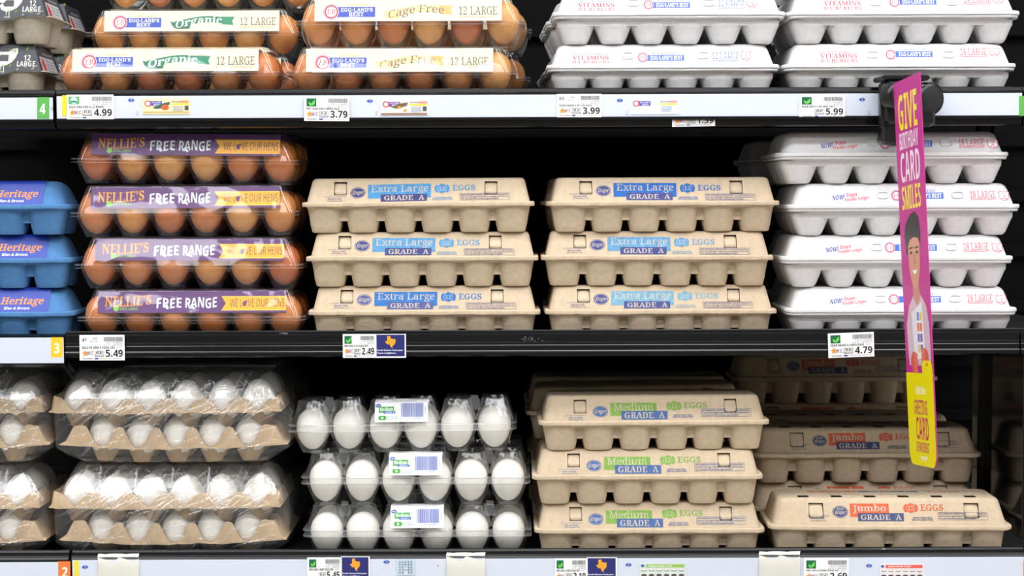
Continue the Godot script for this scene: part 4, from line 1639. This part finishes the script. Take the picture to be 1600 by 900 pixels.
func ceiling_lamp(x: float, z: float, length: float, energy: float, y := 3.30) -> void:
	var t := thing("ceiling_lamp", "long white fluorescent lamp on the store ceiling", "lamp", "ceiling lamps of the store")
	t.position = Vector3(x, y, z)
	var b := MB.new()
	b.box(Vector3(0, 0.05, 0), Vector3(length, 0.06, 0.54), 0.01)
	part(t, "housing", b.commit(), mats["paper"])
	var d := MB.new()
	d.box(Vector3(0, 0.015, 0), Vector3(length - 0.04, 0.012, 0.50), 0.003)
	var glow := mat("lamp_glow", Color8(250, 250, 250), 0.5)
	glow.emission_enabled = true
	glow.emission = Color8(250, 250, 255)
	glow.emission_energy_multiplier = 6.0
	part(t, "diffuser", d.commit(), glow)
	var l := AreaLight3D.new()
	l.name = "lamp_light"
	l.area_size = Vector2(length - 0.04, 0.50)
	l.light_energy = energy
	l.light_color = Color8(252, 253, 255)
	l.shadow_enabled = true
	l.area_range = 12.0
	t.add_child(l)
	l.rotation.x = -PI / 2
	l.position.y = 0.004


func shell(called: String, c: Vector3, s: Vector3, m: Material) -> void:
	var b := MB.new()
	b.box(c, s, 0.0)
	structure(called, b.commit(), m)


func _ready() -> void:
	rng.seed = 12
	wob.seed = 6
	wob.frequency = 0.05
	# camera
	var cam := Camera3D.new()
	cam.name = "camera"
	add_child(cam)
	cam.transform = Transform3D(eye_basis, Vector3(0, EYE, DIST))
	var att := CameraAttributesPhysical.new()
	att.frustum_focal_length = 60.0
	att.frustum_focus_distance = DIST + 0.01
	att.exposure_aperture = 6.3
	cam.attributes = att
	cam.fov = rad_to_deg(2.0 * atan(450.0 / F))
	cam.near = 0.05
	cam.far = 50.0
	cam.current = true
	# air: the room is closed, so the background hardly matters
	var env := Environment.new()
	env.background_mode = Environment.BG_COLOR
	env.background_color = Color(0.05, 0.05, 0.05)
	env.tonemap_mode = Environment.TONE_MAPPER_LINEAR
	env.tonemap_exposure = 0.79
	env.sdfgi_enabled = true
	env.ssao_enabled = true
	env.ssil_enabled = true
	var we := WorldEnvironment.new()
	we.name = "air"
	we.environment = env
	add_child(we)
	make_materials()
	# lamps on the store ceiling, in rows along the aisle
	for q in [[0.75, 3.0], [1.9, 2.8], [3.2, 1.5]]:
		for x in [-2.0, 0.4, 2.8]:
			ceiling_lamp(x, q[0], 2.2, q[1])

	# the store around the case
	var wallm := mat("store_wall", Color8(205, 203, 198), 0.8)
	shell("floor", Vector3(0, -0.05, 1.5), Vector3(9, 0.1, 7), mat("store_floor", Color8(190, 186, 178), 0.35))
	shell("ceiling", Vector3(0, 3.45, 1.5), Vector3(9, 0.1, 7), wallm)
	shell("wall_front", Vector3(0, 1.7, 4.9), Vector3(9, 3.4, 0.1), mat("aisle_wall", Color8(128, 124, 118), 0.8))
	shell("wall_side", Vector3(-4.4, 1.7, 1.5), Vector3(0.1, 3.4, 7), wallm)
	shell("wall_far", Vector3(4.4, 1.7, 1.5), Vector3(0.1, 3.4, 7), wallm)
	shell("wall_back", Vector3(0, 1.7, -0.68), Vector3(9, 3.4, 0.1), mats["case_black"])
	for k in 10:
		var rb := MB.new()
		rb.box(Vector3(0, 1.0 + k * 0.09, -0.622), Vector3(3.4, 0.02, 0.012), 0.003)
		structure("trim_%d" % (k + 1), rb.commit(), mats["case_black"])

	YT = P(800, 151, -0.02).y
	YM = P(800, 531, -0.02).y
	YB = P(800, 871, -0.02).y
	build_shelves()
	build_top()
	build_middle()
	build_bottom()
	build_tags()
	hanging_sign()


func build_shelves() -> void:
	var xl := P(96, 450, 0).x
	var xr := P(1590.5, 450, 0).x
	# profile from the deck's front over the bumper and down: (z, pixel row at the middle of the frame)
	var top_edge := [[-0.004, 166], [-0.004, 140.5], [-0.002, 138], [0.001, 137.8], [0.0026, 138.8], [0.0044, 143.6], [0.0062, 145.2], [0.0105, 145.8], [0.0115, 147], [0.0105, 148], [0.0105, 183.5], [0.0135, 184], [0.0135, 187], [0.008, 190], [0.0075, 197], [0.004, 199], [-0.004, 199]]
	var mid_edge := [[-0.004, 540], [-0.004, 518], [-0.001, 515.5], [0.0042, 515.3], [0.0050, 517.0], [0.0052, 521], [0.0082, 522.0], [0.0084, 534], [0.0080, 535.5], [0.0080, 538.6], [0.0085, 539.8], [0.0086, 546.8], [0.0104, 547.3], [0.0110, 548.8], [0.0100, 550.5], [0.0100, 555], [0.004, 557], [-0.004, 557]]
	var bot_edge := [[-0.004, 880], [-0.004, 859], [-0.001, 856.5], [0.003, 856.5], [0.0048, 858.0], [0.0060, 861.0], [0.0072, 866], [0.0080, 867.5], [0.0100, 868.6], [0.0112, 872], [0.0105, 873], [0.0105, 915], [0.013, 916], [0.013, 922], [0.004, 926], [-0.004, 926]]
	var s := shelf("top black shelf with a white price strip holding clear egg packs", xl, xr, YT, top_edge, [148, 183, 0.0117])
	var oval := func(a: Art, x: float, y: float, n: String):
		a.oval(x, y, 4.8, 2.6, C(70, 96, 180), 18)
		a.text(n, "sansb", x - 0.8, y - 1.5, x + 0.8, y + 1.5, C(220, 226, 240))
	strip_mark(s, 0.0118, func(a: Art):
		oval.call(a, 205, 156.5, "1")
		oval.call(a, 578, 158, "1")
		oval.call(a, 968.5, 157, "2")
		oval.call(a, 1347, 155.5, "3")
		a.rect(97, 149, 104, 181, C(238, 216, 40))
		for x in [216, 590, 981, 1360]:
			a.text("F2", "sans", x - 3, 174, x, 176, C(60, 62, 70))
			a.text("B1", "sans", x - 3, 178, x, 180, C(60, 62, 70)))
	s = shelf("middle black shelf with a ridged bare bumper holding extra large cartons", xl + 0.006, xr, YM, mid_edge, [])
	for k in [[828, 533, 14, 4, 7], [445, 524, 6, 2, 5]]:
		strip_mark(s, 0.0086, func(a: Art):
			var r := RandomNumberGenerator.new()
			r.seed = k[4]
			for n in 40:
				a.oval(k[0] + r.randfn(0, k[2] * 0.5), k[1] + r.randfn(0, k[3] * 0.5) - 3.0, r.randf_range(0.3, 1.0), r.randf_range(0.2, 0.6), C(110, 116, 122), 7))
	s = shelf("bottom black shelf with taped white price strip holding medium and jumbo eggs", P(115, 870, 0).x, P(1597, 870, 0).x, YB, bot_edge, [873, 914, 0.0117])
	strip_mark(s, 0.0118, func(a: Art):
		oval.call(a, 133, 886, "1")
		oval.call(a, 604, 878, "1")
		oval.call(a, 982, 882.5, "2")
		oval.call(a, 1358, 884, "3")
		a.rect(116, 876, 123, 912, C(238, 216, 40))
		a.oval(684, 884, 1.2, 1.2, C(200, 90, 70), 8)
		a.rect(1378, 857.2, 1384, 858.2, C(190, 196, 200)))
	# neighbouring case to one side
	var x0 := P(-160, 450, 0).x
	s = shelf("shelf of the neighbouring case under the black sleeved cartons, green number 4", x0, xl - 0.003, YT - 0.002, top_edge, [150, 186, 0.0117])
	strip_mark(s, 0.0118, func(a: Art):
		a.rect(58, 152, 77, 185.5, C(96, 172, 84))
		a.text("4", "sansb", 62, 162, 71, 178, C(240, 246, 240))
		a.line(Vector2(79, 167), Vector2(83, 170), 0.8, C(110, 120, 130))
		a.line(Vector2(83, 170), Vector2(79, 173), 0.8, C(110, 120, 130)))
	var left_mid := [[-0.004, 540], [-0.004, 521], [-0.001, 519], [0.006, 519.5], [0.0105, 523], [0.0105, 566], [0.013, 567], [0.004, 571], [-0.004, 571]]
	s = shelf("shelf of the neighbouring case under the blue cartons, yellow number 3", x0, P(104, 530, 0).x, YM, left_mid, [525, 565, 0.0117])
	strip_mark(s, 0.0118, func(a: Art):
		a.rect(80, 527, 97.5, 558, C(244, 196, 40))
		a.text("3", "sansb", 84.5, 536, 93, 552, C(250, 250, 240)))
	s = shelf("shelf of the neighbouring case under film wrapped packs, orange number 2", x0, P(110, 870, 0).x, YB, bot_edge, [876, 916, 0.0117])
	strip_mark(s, 0.0118, func(a: Art):
		a.rect(91, 877, 110, 914, C(240, 122, 60))
		a.text("2", "sansb", 97, 886, 105.5, 902, C(250, 246, 240)))
	# neighbouring case to the other side
	var x1 := P(1760, 450, 0).x
	s = shelf("shelf edge of the next case beside foam cartons, green number 4", xr + 0.002, x1, YT, top_edge, [148, 183, 0.0117])
	strip_mark(s, 0.0118, func(a: Art):
		a.rect(1592, 150, 1612, 181, C(96, 172, 84)))
	shelf("bare bumper shelf of the next case beside eighteen count cartons", xr + 0.002, x1, YM, mid_edge, [])
	s = shelf("bottom shelf of the next case beside jumbo cartons, orange marker", P(1598, 870, 0).x, x1, YB, bot_edge, [876, 916, 0.0117])
	strip_mark(s, 0.0118, func(a: Art):
		a.rect(1599, 877, 1616, 914, C(240, 122, 60)))
	# uprights between the cases
	for q in [[1531, -0.205, "black upright post behind jumbo cartons"]]:
		var m := MB.new()
		var x: float = P(q[0], 660, q[1]).x
		m.box(Vector3(x, 1.4, q[1]), Vector3(0.014, 1.2, 0.03), 0.002)
		m.box(Vector3(x + 0.012, 1.4, q[1] + 0.004), Vector3(0.004, 1.2, 0.014), 0.001)
		whole("upright_post", m.commit(), mats["black_plastic"], q[2], "post", "uprights of the case")


func build_top() -> void:
	var dk := 0.064
	# sleeved cartons
	var g := "black sleeved cartons"
	put(sleeve_carton("black sleeved carton standing on the shelf, under another one", g), -108, YT, -0.006, 0.107)
	put(sleeve_carton("black sleeved carton on top of another, its end panel whole", g), -98, YT + 0.0692, -0.004, 0.107)
	for k in 2:
		put(sleeve_carton("black sleeved carton behind the front two, beside organic pack" if k else "black sleeved carton hidden low behind the front stack", g), -50, YT + 0.0692 * k, -0.16, 0.107)
	# packs with a green ribbon
	g = "clear packs with cream cards"
	var spots := [
		["organic", 264, 0, -0.006, 0.0, "clear pack with green ribbon card, lying at the shelf edge", "of green ribbon pack at shelf edge"],
		["organic", 306, 0, -0.150, 0.02, "", "of the pack under the raised one"],
		["organic", 306, 1, -0.150, 0.0, "clear pack with green ribbon card, raised behind the front one", "of the raised green ribbon pack"],
		["organic", 330, 2, -0.150, -0.02, "clear pack of brown eggs on top of the raised green ribbon pack", "of the pack above the raised one"],
		["cage", 629, 0, -0.006, 0.0, "clear pack with orange ribbon card, lying at the shelf edge", "of the orange ribbon pack on the shelf"],
		["cage", 643, 1, -0.008, 0.0, "clear pack with orange ribbon card on top of another", "of the upper orange ribbon pack"],
		["cage", 660, 0, -0.122, 0.0, "clear pack behind the lower orange ribbon pack", "of the pack behind the lower orange one"],
		["cage", 662, 1, -0.124, 0.0, "clear pack behind the upper orange ribbon pack", "of the pack behind the upper orange one"],
	]
	for q in spots:
		if q[5] == "":
			q[5] = "clear pack hidden under the raised green ribbon pack"
		var t := put(clear_carton(q[0], q[5], g), q[1], YT + 0.0003 + q[2] * (dk + 0.0008), q[3], 0.113, q[4])
		eggs_in(t, 2 if q[3] > -0.05 else 1, true, "black sleeve" if q[0] == "organic" else "green ribbon", q[6], "brown eggs in clear packs on the top shelf")
	# foam cartons of twelve
	g = "white foam cartons of twelve extra large eggs"
	for q in [[1037, 0, -0.006, 0.0, "foam twelve extra large carton on the shelf edge under another"], [1046, 1, -0.004, 0.0, "foam twelve extra large carton on top of another, lettering clearest"], [1022, 0, -0.118, 0.03, "foam carton just behind the lower twelve extra large carton"], [1026, 1, -0.118, 0.03, "foam carton just behind the upper twelve extra large carton"], [1008, 0, -0.232, 0.03, "foam carton third in line behind the lower twelve carton"], [1012, 1, -0.232, 0.03, "foam carton third in line behind the upper twelve carton"]]:
		put(foam_carton(12, q[4], g, q[2] > -0.05), q[0], YT + q[1] * 0.0669, q[2], 0.1116, q[3])
	put(foam_carton(12, "foam carton topmost above the twelve extra large stack", g, false), 1036, YT + 2 * 0.0669, -0.006, 0.1116)
	g = "white foam cartons of twenty-four large eggs"
	for q in [[1406, 0, -0.006, "foam twenty-four large carton on the shelf behind the clamp"], [1411, 1, -0.006, "foam twenty-four large carton on top of another"], [1402, 0, -0.220, "foam carton behind the lower twenty-four large carton"], [1400, 1, -0.220, "foam carton behind the upper twenty-four large carton"]]:
		put(foam_carton(24, q[3], g, q[2] > -0.05), q[0], YT + q[1] * 0.0669, q[2], 0.2096)
	put(foam_carton(24, "foam carton topmost above the twenty-four large stack", g, false), 1408, YT + 2 * 0.0669, -0.006, 0.2096)


func build_middle() -> void:
	var g := "blue cartons"
	var names_b := ["blue carton lowest in its stack, beside purple banded packs", "blue carton second in its stack, beside purple banded packs", "blue carton on top of the blue stack"]
	for k in 3:
		put(blue_carton(names_b[k], g, k), [-72.0, -76.0, -76.0][k], YM + 0.0692 * k, -0.006, 0.114, [0.0, 0.03, -0.02][k])
		if k > 0:
			put(blue_carton(["", "blue carton behind the second one of the stack", "blue carton behind the topmost one of the stack"][k], g, k), -68.0, YM + 0.0692 * k, -0.125, 0.114)
	put(blue_carton("blue carton behind the lowest one of the stack", g, 0), -68.0, YM, -0.125, 0.114)
	g = "clear packs with purple cards"
	var lv := ["lowest", "second", "third", "topmost"]
	for k in 4:
		var t := put(clear_carton("free", "clear pack with purple card, %s in the stack" % ["lowest", "second from shelf", "third from shelf", "topmost"][k], g), [297.0, 293.5, 288.5, 290.0][k], YM + 0.0003 + k * 0.0676, [-0.006, -0.007, -0.006, -0.008][k], 0.113, [0.0, 0.01, 0.0, -0.01][k], [0.0, -0.003, 0.004, -0.012][k])
		eggs_in(t, 2, true, "blue carton", "of the %s purple card pack" % lv[k], "brown eggs in purple card packs")
	for k in 4:
		var t := put(clear_carton("free", "clear pack with purple card behind the %s one" % lv[k], g), 316, YM + 0.0003 + k * 0.0676, -0.125, 0.113)
		eggs_in(t, 1, true, "blue carton", "of the pack behind the %s purple one" % lv[k], "brown eggs in purple card packs")
	g = "kraft extra large cartons"
	var dark := C(64, 70, 140)
	var inks := [C(48, 124, 204), C(96, 162, 212), C(80, 160, 218), C(128, 182, 210), C(104, 166, 212), C(36, 112, 200)]
	var second := [C(92, 100, 160), C(66, 76, 142), C(66, 66, 132), C(72, 84, 150), C(66, 78, 146), C(74, 82, 150)]
	for c in 2:
		for k in 3:
			var n := c * 3 + k
			var label: String = "kraft extra large carton, %s, in the stack beside %s" % [["lowest", "middle", "topmost"][k], ["purple card packs", "white foam cartons"][c]]
			put(kraft_carton("Extra Large", label, g, inks[n], second[n], n % 3, [0.0, 0.0, 0.018, 0.0, 0.0, -0.004][n]), [[662.0, 659.5, 654.0], [1033.0, 1028.0, 1036.5]][c][k], YM + k * 0.0698, [-0.005, -0.006, -0.007][k], 0.114, [0.0, 0.0, -0.012, 0.015, 0.0, 0.02][n], [0.0, 0.0, 0.002, 0.0, -0.003, 0.0][n])
	for k in 3:
		put(kraft_carton("Extra Large", "kraft carton behind the %s extra large one beside foam cartons" % ["lowest", "middle", "topmost"][k], g, inks[k], dark, k), [1022.0, 1020.0, 1018.0][k], YM + k * 0.0698, -0.13, 0.114)
	g = "white foam cartons of eighteen large eggs"
	var px := [1412.0, 1405.0, 1414.5, 1396.0]
	for k in 4:
		put(foam_carton(18, "foam eighteen large carton, %s" % ["lowest, standing on the shelf", "second from the shelf", "third from the shelf", "topmost, just below the clamp"][k], g), px[k], YM + k * 0.0669, -0.006, 0.1606)
		put(foam_carton(18, "foam carton right behind the %s eighteen large carton" % lv[k], g, false), px[k] - 6.0 + 4.0 * (k % 2), YM + k * 0.0669, -0.172, 0.1606)
		put(foam_carton(18, "foam carton at the back in line with the %s eighteen large carton" % lv[k], g, false), px[k] - [34.0, 30.0, 34.0, 74.0][k], YM + k * 0.0669, -0.350, 0.1606)


func build_bottom() -> void:
	var g := "film wrapped packs of white eggs"
	var at := func(px: float, y: float, z: float, turn: float, roll := 0.0) -> Transform3D: return Transform3D(Basis(Vector3.UP, turn) * Basis(Vector3.BACK, roll), Vector3(P(px, 450, z + 0.11).x, y, z))
	film_pack("film wrapped two-tray pack on the shelf under another, beside dome cartons", g, at.call(262, YB + 0.0002, -0.124, 0.0), "the lower wrapped pack", [0, 1, 2, 3, 4, 5], false)
	film_pack("film wrapped two-tray pack on top of another, with printed label on top", g, at.call(265, YB + 0.1250, -0.122, 0.0), "the upper wrapped pack", [0, 1, 2, 3, 4, 5], true)
	film_pack("film wrapped pack under another, standing on the neighbouring case's shelf", g, at.call(-116, YB + 0.0002, -0.124, 0.0), "the lower neighbouring pack", [3, 4, 5], false)
	film_pack("film wrapped pack on top of another on the neighbouring case's shelf", g, at.call(-113, YB + 0.1250, -0.122, 0.03), "the upper neighbouring pack", [3, 4, 5], false)
	g = "clear dome cartons of white medium eggs"
	for k in 3:
		var t := put(dome_carton("clear dome carton of white eggs with barcode sticker, %s in its stack" % ["lowest", "middle", "topmost"][k], g), [649.0, 647.0, 627.0][k], YB + 0.0003 + k * 0.0690, [-0.006, -0.006, -0.010][k], 0.107, [0.0, 0.0, -0.015][k], [0.0, 0.0, 0.012][k])
		eggs_in(t, 2, false, "film pack", "of the %s dome carton" % ["lowest", "middle", "topmost"][k], "white eggs in dome cartons", 0.003)
	for k in 2:
		put(dome_carton("clear dome carton behind the %s dome carton" % ["lowest", "middle"][k], g), [648.0, 655.0][k], YB + 0.0003 + k * 0.0690, -0.122, 0.107)
	g = "kraft medium cartons"
	var green := C(140, 186, 82)
	var blue := C(76, 112, 172)
	for k in 3:
		put(kraft_carton("Medium", "kraft medium carton with green banner, %s in its stack" % ["lowest", "middle", "topmost"][k], g, green, blue, k, 0.0), [1016.0, 1013.0, 1022.5][k], YB + k * 0.0702, [-0.006, -0.006, -0.010][k], 0.114, [0.0, 0.0, 0.01][k], [0.0, 0.0, 0.002][k])
		put(kraft_carton("Medium", "kraft medium carton right behind the %s one of the front stack" % ["lowest", "middle", "topmost"][k], g, green, blue, k), [1004.0, 1002.0, 994.0][k], YB + k * 0.0702, -0.128, 0.114, 0.0, [0.0, 0.0, 0.012][k])
		put(kraft_carton("Medium", "kraft medium carton third in line behind the %s front one" % ["lowest", "middle", "topmost"][k], g, green, blue, k), [990.0, 988.0, 984.0][k], YB + k * 0.0702, -0.248, 0.114)
	g = "kraft jumbo cartons"
	var orange := C(228, 106, 66)
	var navy := C(72, 82, 128)
	put(kraft_carton("Jumbo", "kraft jumbo carton alone at the shelf edge, its top showing vents", g, orange, navy, 0), 1398, YB, -0.006, 0.123, -0.03, 0.001)
	put(kraft_carton("Jumbo", "kraft jumbo carton behind the front jumbo one, under another", g, orange, navy, 1), 1356, YB, -0.142, 0.123)
	put(kraft_carton("Jumbo", "kraft jumbo carton raised behind the yellow foot of the sign", g, orange, navy, 2), 1358, YB + 0.0747, -0.138, 0.123)
	for k in 2:
		put(kraft_carton("Jumbo", "kraft jumbo carton behind the raised one" if k else "kraft jumbo carton low behind the second jumbo one", g, orange, navy, k), 1330, YB + 0.0747 * k, -0.272, 0.123)
	for k in 3:
		put(kraft_carton("Jumbo", "kraft jumbo carton at the back of the shelf, %s" % ["lowest", "middle", "topmost"][k], g, orange, navy, k), 1308, YB + 0.0747 * k, -0.43, 0.123)
	# glossy black panel between the two cases, from the post to the shelf edge
	var m := MB.new()
	var x := P(1598, 700, -0.012).x
	m.box(Vector3(x + 0.002, (YB + YM) / 2 + 0.0, -0.105), Vector3(0.004, YM - YB - 0.045, 0.186), 0.0008)
	whole("divider_panel", m.commit(), mat("gloss_black", Color8(10, 10, 11), 0.09), "glossy black divider panel between the post and shelf edge, beside jumbo cartons", "panel")


func build_tags() -> void:
	price_tag("4.99", "EGGS ORG GRD A LG BRWN", "seal", "price tag reading 4.99 with a green seal, on the top strip", Vector2(104, 148), Vector2(178, 186.5), 0.0126)
	price_tag("3.79", "EBCF EGGS GRD A BRWN EGGS", "leaf", "price tag reading 3.79 hanging a little below the top strip", Vector2(475, 151), Vector2(546, 189), 0.0145, true, -0.012)
	price_tag("3.99", "EGGB GRADE A EX LRG EGGS", "03", "price tag reading 3.99 without green square, on the top strip", Vector2(870, 147), Vector2(940, 183), 0.0126)
	price_tag("1.59", "EGGB GRADE A LRG EGGS", "03", "price tag reading 1.59, slipped below the top strip", Vector2(1050, 166), Vector2(1117, 197.5), 0.0096, true, 0.02)
	price_tag("5.99", "EGGB GRD A LRG WHT 24CT", "leaf", "price tag reading 5.99 on the top strip beside the clamp", Vector2(1249, 149), Vector2(1320, 184), 0.0126, false)
	price_tag("5.49", "NELS FR GRD A EGGS LRG", "47", "price tag reading 5.49 on the bare bumper under purple card packs", Vector2(124, 523.5), Vector2(195, 563), 0.0130)
	price_tag("2.49", "KRO GRD A XL EGGS RPC", "leaf", "price tag reading 2.49 next to a navy tag on the bare bumper", Vector2(535.5, 522), Vector2(587, 559), 0.0130)
	texas_tag("navy tag with an orange state map under the extra large cartons", Vector2(587, 522), Vector2(634.5, 559), 0.0130)
	price_tag("4.79", "EGGB GRADE A LARGE EGGS", "leaf", "price tag reading 4.79, crooked on the bare bumper", Vector2(1294, 520), Vector2(1365.5, 558), 0.0130, true, 0.035)
	price_tag("5.45", "KRO GRD A MED EGGS RPC", "leaf", "price tag reading 5.45 on the bottom strip under the dome cartons", Vector2(480, 871), Vector2(533, 909), 0.0126, false)
	texas_tag("navy tag with an orange state map under the dome cartons", Vector2(533, 869.5), Vector2(578, 908), 0.0128)
	price_tag("2.19", "KRO GRD A MED EGGS RPC", "leaf", "price tag reading 2.19 on the bottom strip under the medium cartons", Vector2(867, 872.5), Vector2(917, 911), 0.0126)
	texas_tag("navy tag with an orange state map under the medium cartons", Vector2(917, 871), Vector2(964, 910), 0.0128)
	price_tag("2.69", "KRO GRD A JUMBO EGGS RPC", "leaf", "price tag reading 2.69 on the bottom strip under jumbo cartons", Vector2(1256, 872.5), Vector2(1326, 911), 0.0126)
	picture_tag("yellow", "small yellow printed picture of a green ribbon pack on top strip", Vector2(222, 154), Vector2(297, 178.5), 0.0122)
	picture_tag("cage", "small printed picture of an orange ribbon pack on top strip", Vector2(594, 155), Vector2(669, 180), 0.0122)
	picture_tag("pale", "faint printed picture of a white foam carton on top strip", Vector2(985, 154), Vector2(1060, 178.5), 0.0122)
	picture_tag("flat", "small printed grid picture of an egg flat on bottom strip", Vector2(619, 873.5), Vector2(649, 899), 0.0122)
	picture_tag("medium", "small printed picture of a green banner carton on bottom strip", Vector2(999, 880), Vector2(1072, 908), 0.0122)
	picture_tag("jumbo", "small printed picture of a red banner carton on bottom strip", Vector2(1374, 881), Vector2(1444, 909), 0.0122)
	tape_strip(153, 217, "masking tape on the bottom strip under the film wrapped packs")
	tape_strip(697.5, 758, "masking tape on the bottom strip under the dome cartons")
	tape_strip(1186, 1250, "masking tape on the bottom strip between medium and jumbo cartons")
